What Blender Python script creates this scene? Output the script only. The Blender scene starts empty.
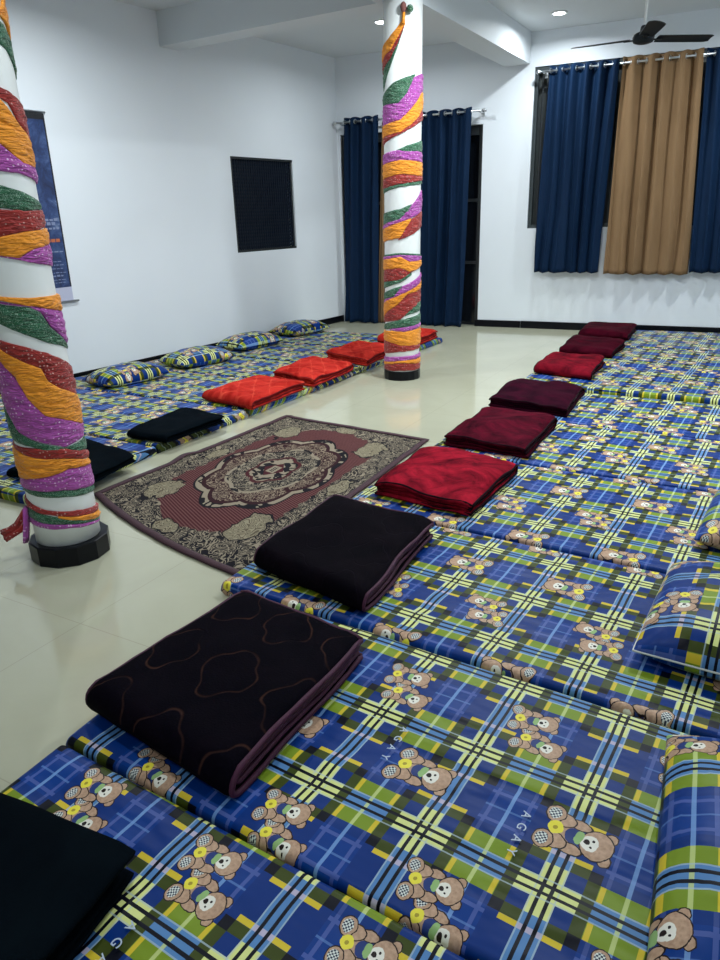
import bpy, bmesh, math, random
from mathutils import Vector, Matrix, noise
random.seed(7)
C = bpy.context.scene.collection
R = math.radians

# ------------------------------------------------------------------ helpers
def tag(o, label=None, cat=None, group=None, kind=None):
    if label: o['label'] = label
    if cat: o['category'] = cat
    if group: o['group'] = group
    if kind: o['kind'] = kind
    return o

def empty(name, loc, label=None, cat=None, group=None, rz=0):
    o = bpy.data.objects.new(name, None); C.objects.link(o)
    o.location = loc; o.rotation_euler = (0, 0, rz); o.empty_display_size = .1
    return tag(o, label, cat, group)

def link(name, me, mats=None, parent=None, smooth=False, label=None):
    """link a mesh given in world coordinates; keeps its place under the parent"""
    o = bpy.data.objects.new(name, me); C.objects.link(o)
    if mats is not None:
        for m in (mats if isinstance(mats, (list, tuple)) else [mats]): me.materials.append(m)
    if smooth:
        for p in me.polygons: p.use_smooth = True
    if parent is not None:
        o.parent = parent
        o.matrix_parent_inverse = parent_world(parent).inverted()
    if label: o['label'] = label
    return o

def parent_world(p):
    m = Matrix.LocRotScale(p.location, p.rotation_euler, p.scale)
    if p.parent: m = parent_world(p.parent) @ p.matrix_parent_inverse @ m
    return m

def mesh(name, verts, faces, uvs=None):
    me = bpy.data.meshes.new(name)
    me.from_pydata([tuple(v) for v in verts], [], faces)
    if uvs:
        l = me.uv_layers.new(name='UVMap')
        for p in me.polygons:
            for li in p.loop_indices: l.data[li].uv = uvs[me.loops[li].vertex_index]
    me.update(); me.validate()
    return me

def bm_mesh(name, bm):
    bmesh.ops.recalc_face_normals(bm, faces=bm.faces)
    me = bpy.data.meshes.new(name); bm.to_mesh(me); bm.free(); return me

def box_bm(bm, p0, p1, M=None, bev=0):
    x0, y0, z0 = p0; x1, y1, z1 = p1
    vs = [bm.verts.new(Vector(c) if M is None else M @ Vector(c)) for c in
          ((x0,y0,z0),(x1,y0,z0),(x1,y1,z0),(x0,y1,z0),(x0,y0,z1),(x1,y0,z1),(x1,y1,z1),(x0,y1,z1))]
    fs = [bm.faces.new([vs[i] for i in f]) for f in ((0,3,2,1),(4,5,6,7),(0,1,5,4),(1,2,6,5),(2,3,7,6),(3,0,4,7))]
    if bev:
        es = list({e for f in fs for e in f.edges})
        bmesh.ops.bevel(bm, geom=es, offset=bev, segments=2, affect='EDGES', profile=.5)

def box(name, p0, p1, m, parent=None, M=None, bev=0, **k):
    bm = bmesh.new(); box_bm(bm, p0, p1, M, bev)
    return link(name, bm_mesh(name, bm), m, parent, **k)

def tube_bm(bm, pts, r, n=10, cap=True, closed=False):
    pts = [Vector(p) for p in pts]; rings = []; N = len(pts)
    up = None
    for i, p in enumerate(pts):
        a = pts[(i-1) % N] if (i or closed) else p; b = pts[(i+1) % N] if (i < N-1 or closed) else p
        t = (b - a).normalized()
        if up is None or abs(up.dot(t)) > .97:
            up = Vector((0,0,1)) if abs(t.z) < .9 else Vector((1,0,0))
        s = t.cross(up).normalized(); u = s.cross(t).normalized(); up = u
        rr = r[i] if isinstance(r, (list, tuple)) else r
        rings.append([bm.verts.new(p + (s*math.cos(2*math.pi*k/n) + u*math.sin(2*math.pi*k/n))*rr) for k in range(n)])
    for i in range(N if closed else N-1):
        A = rings[i]; B = rings[(i+1) % N]
        for k in range(n): bm.faces.new((A[k], A[(k+1)%n], B[(k+1)%n], B[k]))
    if cap and not closed:
        bm.faces.new(list(reversed(rings[0]))); bm.faces.new(rings[-1])

def tube(name, pts, r, m, parent=None, n=10, closed=False, **k):
    bm = bmesh.new(); tube_bm(bm, pts, r, n, closed=closed)
    return link(name, bm_mesh(name, bm), m, parent, smooth=True, **k)

def lathe_bm(bm, prof, c, n=32, axis='z', M=None):
    rings = []
    for r, z in prof:
        ring = []
        for k in range(n):
            a = 2*math.pi*k/n
            v = Vector((r*math.cos(a), r*math.sin(a), z))
            if M is not None: v = M @ v
            ring.append(bm.verts.new(v + Vector(c)))
        rings.append(ring)
    for A, B in zip(rings, rings[1:]):
        for k in range(n): bm.faces.new((A[k], A[(k+1)%n], B[(k+1)%n], B[k]))
    bm.faces.new(list(reversed(rings[0]))); bm.faces.new(rings[-1])

def lathe(name, prof, c, m, parent=None, n=32, M=None, smooth=True, **k):
    bm = bmesh.new(); lathe_bm(bm, prof, c, n, M=M)
    o = link(name, bm_mesh(name, bm), m, parent, smooth=smooth, **k)
    return o

def nz(x, y=0, z=0): return noise.noise(Vector((x, y, z)))

# ------------------------------------------------------------------ node helper
class NT:
    def __init__(s, nt): s.nt = nt; s.x = 0
    def node(s, t, **k):
        n = s.nt.nodes.new(t); s.x += 20; n.location = (s.x, 0)
        for a, b in k.items(): setattr(n, a, b)
        return n
    def put(s, sock, v):
        if v is None: return
        if isinstance(v, bpy.types.NodeSocket): s.nt.links.new(v, sock)
        else:
            if hasattr(sock.default_value, '__len__') and not hasattr(v, '__len__'): v = (v,)*len(sock.default_value)
            if sock.type == 'RGBA' and len(v) == 3: v = (*v, 1)
            sock.default_value = v
    def m(s, op, a, b=None, c=None):
        n = s.node('ShaderNodeMath', operation=op)
        s.put(n.inputs[0], a); s.put(n.inputs[1], b)
        if c is not None: s.put(n.inputs[2], c)
        return n.outputs[0]
    def v(s, op, a, b=None, c=None):
        n = s.node('ShaderNodeVectorMath', operation=op)
        s.put(n.inputs[0], a)
        if b is not None: s.put(n.inputs[1], b)
        if c is not None: s.put(n.inputs[2], c)
        return n.outputs['Value'] if op in ('LENGTH', 'DISTANCE', 'DOT_PRODUCT') else n.outputs[0]
    def mix(s, f, a, b, mode='MIX'):
        n = s.node('ShaderNodeMix', data_type='RGBA', blend_type=mode)
        s.put(n.inputs[0], f); s.put(n.inputs[6], a); s.put(n.inputs[7], b)
        return n.outputs[2]
    def noise(s, vec, scale, detail=2, rough=.5, dist=0):
        n = s.node('ShaderNodeTexNoise'); s.put(n.inputs['Vector'], vec)
        n.inputs['Scale'].default_value = scale; n.inputs['Detail'].default_value = detail
        n.inputs['Roughness'].default_value = rough; n.inputs['Distortion'].default_value = dist
        return n.outputs['Fac']
    def ramp(s, f, stops, interp='LINEAR'):
        n = s.node('ShaderNodeValToRGB'); s.put(n.inputs[0], f)
        cr = n.color_ramp; cr.interpolation = interp
        while len(cr.elements) < len(stops): cr.elements.new(.5)
        for e, (p, c) in zip(cr.elements, stops): e.position = p; e.color = (*c, 1) if len(c) == 3 else c
        return n.outputs[0]
    def sep(s, v):
        n = s.node('ShaderNodeSeparateXYZ'); s.put(n.inputs[0], v); return n.outputs
    def comb(s, x, y, z=0):
        n = s.node('ShaderNodeCombineXYZ'); s.put(n.inputs[0], x); s.put(n.inputs[1], y); s.put(n.inputs[2], z); return n.outputs[0]
    def lt(s, a, b): return s.m('LESS_THAN', a, b)
    def gt(s, a, b): return s.m('GREATER_THAN', a, b)
    def mul(s, a, b): return s.m('MULTIPLY', a, b)
    def bump(s, h, strength=.3, dist=.01, normal=None):
        n = s.node('ShaderNodeBump'); n.inputs['Strength'].default_value = strength; n.inputs['Distance'].default_value = dist
        s.put(n.inputs['Height'], h)
        if normal is not None: s.put(n.inputs['Normal'], normal)
        return n.outputs[0]

def material(name):
    m = bpy.data.materials.new(name); m.use_nodes = True
    t = NT(m.node_tree); b = m.node_tree.nodes['Principled BSDF']
    return m, t, b

def plain(name, col, rough=.6, metal=0, spec=.5, bump=0, bscale=60, var=0, emit=None, sheen=0, coat=0):
    m, t, b = material(name)
    b.inputs['Roughness'].default_value = rough; b.inputs['Metallic'].default_value = metal
    b.inputs['Specular IOR Level'].default_value = spec
    tc = t.node('ShaderNodeTexCoord').outputs['Object']
    if var:
        f = t.noise(tc, bscale*.3, 3)
        c = t.mix(f, [x*(1-var) for x in col], [min(1, x*(1+var)) for x in col])
        t.put(b.inputs['Base Color'], c)
    else: b.inputs['Base Color'].default_value = (*col, 1)
    if bump: t.put(b.inputs['Normal'], t.bump(t.noise(tc, bscale, 4), bump))
    if emit: b.inputs['Emission Color'].default_value = (*emit[0], 1); b.inputs['Emission Strength'].default_value = emit[1]
    if sheen: b.inputs['Sheen Weight'].default_value = sheen; b.inputs['Sheen Roughness'].default_value = .4
    if coat: b.inputs['Coat Weight'].default_value = coat
    return m

# ------------------------------------------------------------------ printed bear group (vector in metres -> colour over a background)
def bear_group():
    g = bpy.data.node_groups.new('printed_bear', 'ShaderNodeTree')
    g.interface.new_socket('Vector', in_out='INPUT', socket_type='NodeSocketVector')
    g.interface.new_socket('Ground', in_out='INPUT', socket_type='NodeSocketColor')
    g.interface.new_socket('Color', in_out='OUTPUT', socket_type='NodeSocketColor')
    t = NT(g); gi = t.node('NodeGroupInput'); go = t.node('NodeGroupOutput')
    vec = gi.outputs[0]; col = gi.outputs[1]
    wob = t.node('ShaderNodeTexNoise'); t.put(wob.inputs['Vector'], vec); wob.inputs['Scale'].default_value = 60
    vec = t.v('MULTIPLY_ADD', wob.outputs['Color'], (.008, .008, 0), t.v('ADD', vec, (-.004, -.004, 0)))
    shade = t.noise(vec, 90, 2)
    tan = t.mix(shade, (.22, .125, .075), (.62, .42, .29)); dk = (.016, .009, .008); wh = (.72, .70, .62)
    chk = t.node('ShaderNodeTexChecker'); t.put(chk.inputs['Vector'], vec); chk.inputs['Scale'].default_value = 190
    chk.inputs['Color1'].default_value = (.62, .66, .62, 1); chk.inputs['Color2'].default_value = (.03, .04, .07, 1)
    def ell(cx, cy, rx, ry, c, out=True):
        nonlocal col
        d = t.v('LENGTH', t.v('MULTIPLY_ADD', vec, (1/rx, 1/ry, 0), (-cx/rx, -cy/ry, 0)))
        if out: col = t.mix(t.lt(d, 1 + .0028/min(rx, ry)), col, dk)
        col = t.mix(t.lt(d, 1), col, c)
    ell(.078, .036, .014, .015, tan); ell(.082, -.030, .014, .015, tan)
    ell(.0, .0, .042, .033, tan)
    ell(.012, 0, .030, .026, (.02, .04, .16), False)
    ell(.004, .038, .026, .014, tan); ell(.006, -.038, .026, .014, tan)
    ell(-.036, .034, .030, .021, tan); ell(-.036, -.034, .030, .021, tan)
    ell(-.056, .042, .022, .026, tan); ell(-.056, -.044, .022, .026, tan)
    ell(-.058, .042, .015, .019, chk.outputs[0], False); ell(-.058, -.044, .015, .019, chk.outputs[0], False)
    ell(.056, .002, .036, .041, tan)
    ell(.040, .0, .020, .022, wh, False)
    ell(.033, 0, .006, .008, dk, False); ell(.046, .010, .0035, .0035, dk, False); ell(.046, -.010, .0035, .0035, dk, False)
    ell(.014, .002, .010, .020, (.26, .42, .16), False)
    ell(-.042, .002, .018, .019, (.75, .66, .06), False); ell(-.042, .002, .006, .006, (.35, .28, .03), False)
    t.put(go.inputs[0], col)
    return g
BEAR = bear_group()

# ------------------------------------------------------------------ the plaid print, UV unit = one repeat (0.298 x 0.315 m)
def plaid_material(name, k=1., rough=.42):
    m, t, b = material(name)
    uv = t.node('ShaderNodeUVMap').outputs[0]
    oi = t.node('ShaderNodeObjectInfo')
    x, y, _ = t.sep(uv)
    a = t.mul(t.m('PINGPONG', x, .5), 1/.5*.145)          # 0 at a cross centre .. .145 mid field
    c = t.mul(t.m('PINGPONG', y, .5), 1/.5*.145)
    BL = (.0008, .025, .160); BL2 = (.0006, .012, .085); GR = (.17, .25, .018); OL = (.040, .055, .007)
    BK = (.001, .002, .008); PY = (.60, .64, .24); SB = (.08, .20, .42); YE = (.58, .44, .03); LV = (.12, .16, .42)
    A0, A1, A2 = t.lt(a, .026), t.lt(a, .064), t.lt(a, .090)
    B0, B1, B2 = t.lt(c, .026), t.lt(c, .064), t.lt(c, .090)
    col = t.mix(t.noise(uv, 2.2, 2), BL, (.001, .043, .245))
    # lavender and light threads across the blue field
    lav = t.m('MAXIMUM', t.lt(t.m('ABSOLUTE', t.m('SUBTRACT', a, .104)), .0045), t.lt(t.m('ABSOLUTE', t.m('SUBTRACT', c, .104)), .0045))
    col = t.mix(t.mul(lav, .45), col, LV)
    col = t.mix(t.mul(t.gt(c, .1425), .6), col, (.10, .20, .46))
    # weft band: green blocks
    grn = t.mix(t.lt(t.m('ABSOLUTE', t.m('SUBTRACT', a, .097)), .0055), GR, YE)
    grn = t.mix(B0, grn, SB)
    col = t.mix(t.mul(B2, .35), col, BL2)
    col = t.mix(B1, col, grn)
    # warp band
    wrp = t.mix(t.mul(t.lt(t.m('ABSOLUTE', t.m('SUBTRACT', c, .097)), .0065), t.lt(a, .064)), BL, YE)
    wrp = t.mix(t.mul(A0, t.lt(t.m('ABSOLUTE', t.m('SUBTRACT', c, .097)), .0065)), t.mix(A0, wrp, SB), (.42, .38, .50))
    nB1 = t.m('SUBTRACT', 1., B1)
    ol2 = t.mix(t.lt(t.m('ABSOLUTE', t.m('SUBTRACT', c, .078)), .013), BL2, OL)
    col = t.mix(A2, col, t.mix(B2, BL, OL))
    col = t.mix(t.mul(A2, t.mul(B2, t.mul(t.m('SUBTRACT', 1., A1), nB1))), col, BK)
    col = t.mix(t.mul(A1, nB1), col, t.mix(t.mul(B2, t.m('SUBTRACT', 1., A0)), wrp, OL))
    # light centre line of the warp
    ln = t.gt(a, .1405)
    col = t.mix(t.mul(ln, .8), col, t.mix(B1, (.16, .30, .58), (.50, .58, .22)))
    # crosses
    cr = t.mix(t.m('MAXIMUM', A0, B0), BL, PY)
    col = t.mix(t.mul(A1, B1), col, cr)
    # double black lines with pale rims
    for mk in (a, c):
        inn = t.mul(t.gt(mk, .0065), t.lt(mk, .0145))
        zone = t.lt(mk, .026)
        col = t.mix(inn, col, BK)
        rim = t.mul(t.gt(mk, .0225), zone)
        col = t.mix(t.mul(rim, .6), col, (.38, .48, .52))
    # printed bears on a staggered lattice
    def lat(ux, uy, px, py, rot=0, s=1.):
        p = t.v('SUBTRACT', uv, (ux, uy, 0))
        n = t.node('ShaderNodeVectorMath', operation='WRAP')
        t.put(n.inputs[0], p); n.inputs[1].default_value = (px/2, py/2, 1); n.inputs[2].default_value = (-px/2, -py/2, -1)
        q = t.v('MULTIPLY', n.outputs[0], (.298*s, .315*s, 0))
        r = t.node('ShaderNodeVectorRotate', rotation_type='Z_AXIS'); t.put(r.inputs['Vector'], q); r.inputs['Angle'].default_value = R(rot)
        return r.outputs[0]
    for ux, uy, rot, s in ((-.33, -.47, 4, 1.02), (.36+.06, .45-.13, 12, 1.28), (.36-.08, .45+.13, -8, 1.28)):
        g = t.node('ShaderNodeGroup'); g.node_tree = BEAR
        t.put(g.inputs[0], lat(ux, uy, 1.34, 1.95, rot, s)); t.put(g.inputs[1], col); col = g.outputs[0]
    t.put(b.inputs['Base Color'], col)
    b.inputs['Roughness'].default_value = rough; b.inputs['Specular IOR Level'].default_value = .12
    b.inputs['Sheen Weight'].default_value = .0; b.inputs['Sheen Roughness'].default_value = .5
    h = t.noise(t.v('MULTIPLY', uv, (1.0, 3, 1)), 2.2, 1)
    wv = t.noise(uv, 300, 0)
    t.put(b.inputs['Normal'], t.bump(wv, .05, .001, t.bump(h, .3, .02)))
    return m
# ------------------------------------------------------------------ materials
def wall_material(name, c0, c1):
    m, t, b = material(name)
    tc = t.node('ShaderNodeTexCoord').outputs['Object']
    t.put(b.inputs['Base Color'], t.mix(t.noise(tc, 1.3, 3), c0, c1))
    b.inputs['Roughness'].default_value = .55; b.inputs['Specular IOR Level'].default_value = .3
    t.put(b.inputs['Normal'], t.bump(t.noise(tc, 40, 4), .05, .004))
    return m
WALL = wall_material('white_wall_paint', (.70, .75, .80), (.76, .80, .84))
CEIL = wall_material('white_ceiling_paint', (.66, .70, .73), (.70, .74, .77))
BLACK = plain('black_skirting_tile', (.0015, .0022, .005), .3, spec=.22, var=.3)
BLACKM = plain('matt_black', (.006, .007, .010), .6)
STEEL = plain('brushed_steel', (.62, .64, .66), .28, metal=1)
WHITE = plain('white_enamel', (.82, .84, .84), .35)
PILW = plain('white_pillar_paint', (.80, .83, .82), .4, bump=.04, bscale=30, var=.04)
FANM = plain('dark_fan_paint', (.007, .011, .014), .55, spec=.2)
GLASSD = plain('dark_night_glass', (.006, .008, .012), .12, var=.4, bscale=10)
FRAME = plain('dark_window_frame', (.012, .016, .018), .45)
FRAMEW = plain('grey_window_frame', (.030, .042, .046), .45, var=.3, bscale=12)
GLASSW = plain('streaked_grey_glass', (.016, .022, .024), .5, var=.6, bscale=30)
ALU = plain('grey_aluminium', (.030, .036, .042), .4, metal=.3)

def floor_material():
    m, t, b = material('cream_glazed_floor_tile')
    tc = t.node('ShaderNodeTexCoord').outputs['Object']
    n = t.noise(tc, 1.6, 5, .6, .6)
    base = t.mix(n, (.37, .37, .27), (.50, .495, .375))
    x, y, _ = t.sep(tc)
    fx = t.m('ABSOLUTE', t.m('SUBTRACT', t.m('FRACT', t.m('DIVIDE', t.m('ADD', x, 2.06+65), .65)), .5))
    fy = t.m('ABSOLUTE', t.m('SUBTRACT', t.m('FRACT', t.m('DIVIDE', t.m('ADD', y, -1.50+65), .65)), .5))
    g = t.m('MAXIMUM', t.gt(fx, .4975), t.gt(fy, .4975))
    t.put(b.inputs['Base Color'], t.mix(t.mul(g, .35), base, (.22, .20, .15)))
    t.put(b.inputs['Roughness'], t.m('MULTIPLY_ADD', n, .08, .07))
    b.inputs['Specular IOR Level'].default_value = .6
    t.put(b.inputs['Normal'], t.bump(t.noise(tc, 1.1, 2), .02, .02, t.bump(g, -.2, .002)))
    return m
FLOOR = floor_material()
PLAID = plaid_material('plaid_teddy_cotton')

def velvet(name, c, hi, pattern=None, pc=None, rough=.75, sheen=.6):
    m, t, b = material(name)
    uv = t.node('ShaderNodeUVMap').outputs[0]
    tc = t.node('ShaderNodeTexCoord').outputs['Object']
    n = t.noise(uv, 4.5, 5, .62, 1.6)
    col = t.mix(t.ramp(n, [(.34, (0,0,0)), (.66, (1,1,1))]), c, hi)
    fine = t.noise(uv, 160, 3)
    h = fine
    if pattern:
        x, y, _ = t.sep(uv)
        if pattern == 'quatrefoil':
            uvw = t.node('ShaderNodeTexNoise'); t.put(uvw.inputs['Vector'], uv); uvw.inputs['Scale'].default_value = 7
            x, y, _ = t.sep(t.v('ADD', uv, t.v('MULTIPLY', uvw.outputs['Color'], (.045, .045, 0))))
            k = 2*math.pi/.25
            cx, cy = t.m('COSINE', t.mul(x, k)), t.m('COSINE', t.mul(y, k*.85))
            s = t.m('ADD', t.m('ADD', cx, cy), t.mul(t.mul(t.m('COSINE', t.mul(x, 2*k)), t.m('COSINE', t.mul(y, 1.7*k))), -.38))
            ln = t.ramp(t.m('ABSOLUTE', t.m('SUBTRACT', s, .25)), [(0, (1,1,1)), (.07, (.8,.8,.8)), (.17, (0,0,0))])
        else:
            k = 2*math.pi/.17
            s = t.mul(t.m('SINE', t.mul(t.m('ADD', x, t.mul(y, .8)), k*.5)), t.m('SINE', t.mul(t.m('SUBTRACT', x, t.mul(y, .8)), k*.5)))
            ln = t.ramp(t.m('ABSOLUTE', s), [(0, (1,1,1)), (.08, (.7,.7,.7)), (.16, (0,0,0))])
        f = t.mul(ln, t.ramp(t.noise(uv, 9, 3), [(.35, (0,0,0)), (.65, (1,1,1))]))
        col = t.mix(t.mul(f, .6), col, pc)
        h = t.m('SUBTRACT', fine, t.mul(ln, .8))
    t.put(b.inputs['Base Color'], col)
    b.inputs['Roughness'].default_value = rough; b.inputs['Specular IOR Level'].default_value = .02
    b.inputs['Sheen Weight'].default_value = sheen; b.inputs['Sheen Roughness'].default_value = .35
    b.inputs['Sheen Tint'].default_value = (*[min(1, x*3+.02) for x in hi], 1)
    t.put(b.inputs['Normal'], t.bump(h, .35, .004))
    return m
V_DARK = velvet('dark_brown_plush', (.0012, .0010, .0030), (.0030, .0018, .0042), 'quatrefoil', (.060, .026, .018), sheen=0)
V_DARK2 = velvet('dark_brown_plain_plush', (.0012, .0010, .0026), (.0040, .0024, .0046), 'quatrefoil', (.006, .004, .008), sheen=0)
V_RED = velvet('crimson_plush', (.055, .0015, .006), (.36, .010, .026), 'diamond', (.16, .005, .012), sheen=.05)
V_RED2 = velvet('dark_red_plush', (.045, .0015, .005), (.20, .006, .016), None, None, sheen=.03)
V_MAR = velvet('maroon_plush', (.018, .0008, .004), (.095, .0035, .014), 'diamond', (.05, .003, .010), sheen=.05)
V_MAR2 = velvet('dark_maroon_plush', (.012, .0008, .005), (.032, .002, .010), None, None, sheen=.05)
V_FAR = velvet('deep_maroon_plush', (.016, .0008, .004), (.055, .002, .009), None, None, sheen=.05)
V_SCAR = velvet('scarlet_plush', (.28, .008, .006), (.52, .032, .022), 'diamond', (.75, .09, .05), sheen=.1)
FLEECE = velvet('black_green_fleece', (.0010, .0024, .0042), (.0020, .0044, .0068), None, None, rough=.9, sheen=0)
HEM_P = plain('plum_satin_hem', (.050, .012, .032), .6, spec=.2, var=.3, bscale=200)
HEM_D = plain('dark_maroon_hem', (.010, .001, .004), .7, spec=.05, var=.3, bscale=200)
HEM_R = plain('red_hem', (.16, .010, .012), .7, spec=.05, var=.3, bscale=200)
PIPING = plain('white_piping', (.60, .62, .60), .6)

def sash_material(name, c, hi, dots=None, dscale=70, dsize=.16, zig=False):
    m, t, b = material(name)
    uv = t.node('ShaderNodeUVMap').outputs[0]
    col = t.mix(t.noise(t.v('MULTIPLY', uv, (1, 3, 1)), 14, 3), c, hi)
    if dots:
        vo = t.node('ShaderNodeTexVoronoi', distance='EUCLIDEAN'); t.put(vo.inputs['Vector'], uv)
        vo.inputs['Scale'].default_value = dscale; vo.inputs['Randomness'].default_value = .45
        col = t.mix(t.mul(t.lt(vo.outputs['Distance'], dsize), .8), col, dots)
    if zig:
        n = t.noise(uv, 75, 2, .5, 1.5)
        col = t.mix(t.mul(t.lt(t.m('ABSOLUTE', t.m('SUBTRACT', n, .5)), .018), .7), col, (.42, .60, .46))
    t.put(b.inputs['Base Color'], col)
    b.inputs['Roughness'].default_value = .7; b.inputs['Sheen Weight'].default_value = .2
    f = t.noise(t.v('MULTIPLY', uv, (1, 4.5, 1)), 22, 2, .5, .9)
    t.put(b.inputs['Normal'], t.bump(f, .9, .020))
    return m
SASH = dict(
    orange=sash_material('orange_crinkle', (.80, .24, .003), (1.0, .38, .012)),
    purple=sash_material('magenta_crinkle', (.30, .035, .28), (.52, .10, .47), (.80, .55, .78), 60, .22),
    green=sash_material('green_crinkle', (.003, .055, .022), (.006, .14, .055), None, zig=True),
    red=sash_material('red_crinkle', (.20, .006, .008), (.46, .022, .012), (.70, .40, .36), 60, .21))

def curtain_material(name, c, hi):
    m, t, b = material(name)
    uv = t.node('ShaderNodeUVMap').outputs[0]
    n = t.noise(t.v('MULTIPLY', uv, (3, .4, 1)), 6, 3)
    t.put(b.inputs['Base Color'], t.mix(n, c, hi))
    b.inputs['Roughness'].default_value = .75; b.inputs['Sheen Weight'].default_value = .0
    b.inputs['Specular IOR Level'].default_value = .15
    w = t.noise(uv, 300, 2)
    t.put(b.inputs['Normal'], t.bump(w, .12, .002))
    return m
CUR_B = curtain_material('navy_curtain_cloth', (.0010, .010, .034), (.0022, .018, .054))
CUR_T = curtain_material('tan_curtain_cloth', (.165, .098, .048), (.25, .155, .080))

def rug_material():
    m, t, b = material('woven_rug')
    uv = t.node('ShaderNodeUVMap').outputs[0]        # metres from the rug's centre, x along its length
    x, y, _ = t.sep(uv)
    ax, ay = t.m('ABSOLUTE', x), t.m('ABSOLUTE', y)
    BEI = (.235, .195, .14); BLK = (.003, .002, .005); MAR = (.050, .005, .009); MDK = (.022, .003, .006)
    sc = t.noise(uv, 11, 0, .4, 1.1)
    sc2 = t.noise(uv, 21, 0, .4, .8)
    curl = t.gt(t.m('SINE', t.mul(sc, 62)), .48)
    curl = t.m('MAXIMUM', t.mul(curl, t.gt(sc2, .40)), t.gt(t.m('SINE', t.mul(sc2, 40)), .84))
    scroll = t.mix(curl, BLK, BEI)
    # field: fine diagonal weave stripes
    st = t.gt(t.m('FRACT', t.mul(t.m('ADD', x, t.mul(y, .25)), 62)), .55)
    field = t.mix(st, MAR, (.115, .050, .045))
    # hexagonal field outline
    edge = t.m('ADD', ax, t.mul(ay, .55))
    wig = t.m('MULTIPLY_ADD', sc, .10, -.05)
    infield = t.mul(t.lt(t.m('ADD', edge, wig), .86), t.lt(t.m('ADD', ay, t.mul(wig, .5)), .43))
    col = t.mix(infield, scroll, field)
    # corner pieces and mid border clumps
    clump = t.mix(t.gt(t.m('SINE', t.mul(sc2, 55)), .2), (.24, .21, .14), (.09, .07, .045))
    for cx, cy, rx, ry in ((.60, .36, .13, .085), (.0, .50, .11, .05), (.84, .0, .05, .09)):
        d = t.v('LENGTH', t.v('MULTIPLY_ADD', t.comb(ax, ay, 0), (1/rx, 1/ry, 0), (-cx/rx, -cy/ry, 0)))
        d = t.m('ADD', d, t.m('MULTIPLY_ADD', sc, .9, -.45))
        col = t.mix(t.lt(d, 1.12), col, BLK); col = t.mix(t.lt(d, 1.), col, clump)
    # medallion
    ang = t.m('ARCTAN2', t.mul(y, 1.5), x)
    rr = t.v('LENGTH', t.v('MULTIPLY', uv, (1/.56, 1/.37, 0)))
    lobe = t.m('ABSOLUTE', t.m('COSINE', t.mul(ang, 4)))
    rl = t.m('SUBTRACT', rr, t.mul(lobe, .12))
    ringc = t.mix(t.gt(t.m('SINE', t.m('MULTIPLY_ADD', ang, 8, t.mul(sc, 9))), -.35), BLK, BEI)
    col = t.mix(t.lt(rl, .97), col, BLK); col = t.mix(t.lt(rl, .94), col, ringc); col = t.mix(t.lt(rl, .86), col, MDK); col = t.mix(t.lt(rl, .80), col, t.mix(curl, MDK, (.22, .17, .12)))
    lobe2 = t.m('ABSOLUTE', t.m('COSINE', t.m('MULTIPLY_ADD', ang, 3, .5)))
    r2 = t.m('SUBTRACT', rr, t.mul(lobe2, .06))
    col = t.mix(t.lt(r2, .62), col, ringc); col = t.mix(t.lt(r2, .57), col, scroll)
    col = t.mix(t.lt(r2, .34), col, MAR); col = t.mix(t.lt(r2, .29), col, t.mix(t.gt(sc2, .5), BLK, BEI))
    col = t.mix(t.lt(t.m('ADD', t.m('DIVIDE', ax, .085), t.m('DIVIDE', ay, .06)), 1.25), col, MAR)
    col = t.mix(t.lt(t.m('MAXIMUM', t.m('DIVIDE', ax, .05), t.m('DIVIDE', ay, .032)), 1.), col, BEI)
    col = t.mix(t.lt(t.m('MAXIMUM', t.m('DIVIDE', ax, .035), t.m('DIVIDE', ay, .016)), 1.), col, t.mix(st, BLK, BEI))
    t.put(b.inputs['Base Color'], col)
    b.inputs['Roughness'].default_value = .85; b.inputs['Specular IOR Level'].default_value = .15
    t.put(b.inputs['Normal'], t.bump(t.noise(uv, 220, 2), .3, .003))
    return m
RUG = rug_material()

# ------------------------------------------------------------------ the room
CEIL_Z = 3.24
TH = R(3.7)
WO = Vector((-5.155, 8.80, 0)); WE = Vector((math.cos(TH), math.sin(TH), 0)); WN = Vector((-math.sin(TH), math.cos(TH), 0))
def frame(o, e, n):   # columns: along, into the wall, up
    return Matrix(((e.x, n.x, 0, o.x), (e.y, n.y, 0, o.y), (0, 0, 1, 0), (0, 0, 0, 1)))
FB = frame(WO, WE, WN)                                     # back wall: x along, y outward, z up
LD = Vector((.0869, .9962, 0)); LN = Vector((-.9962, .0869, 0))
FL = frame(WO, LD, LN)                                     # left wall: x along (negative towards the camera), y outward

def wall(name, F, x0, x1, z1, opens, t=.22):
    bm = bmesh.new()
    xs = sorted({x0, x1, *[o[0] for o in opens], *[o[1] for o in opens]})
    for a, b in zip(xs, xs[1:]):
        o = [q for q in opens if q[0] <= a + 1e-6 and q[1] >= b - 1e-6]
        if not o: box_bm(bm, (a, 0, 0), (b, t, z1), F); continue
        q = o[0]
        if q[2] > 0: box_bm(bm, (a, 0, 0), (b, t, q[2]), F)
        box_bm(bm, (a, 0, q[3]), (b, t, z1), F)
    bmesh.ops.remove_doubles(bm, verts=bm.verts, dist=1e-5)
    # interior faces shared by neighbouring blocks
    bm.faces.ensure_lookup_table()
    seen = {}
    for f in list(bm.faces):
        k = tuple(sorted(v.index for v in f.verts)); seen.setdefault(k, []).append(f)
    bm.verts.index_update(); seen = {}
    for f in bm.faces: seen.setdefault(frozenset(v.index for v in f.verts), []).append(f)
    bmesh.ops.delete(bm, geom=[f for fs in seen.values() if len(fs) > 1 for f in fs], context='FACES_ONLY')
    return tag(link(name, bm_mesh(name, bm), WALL), kind='structure')

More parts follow.
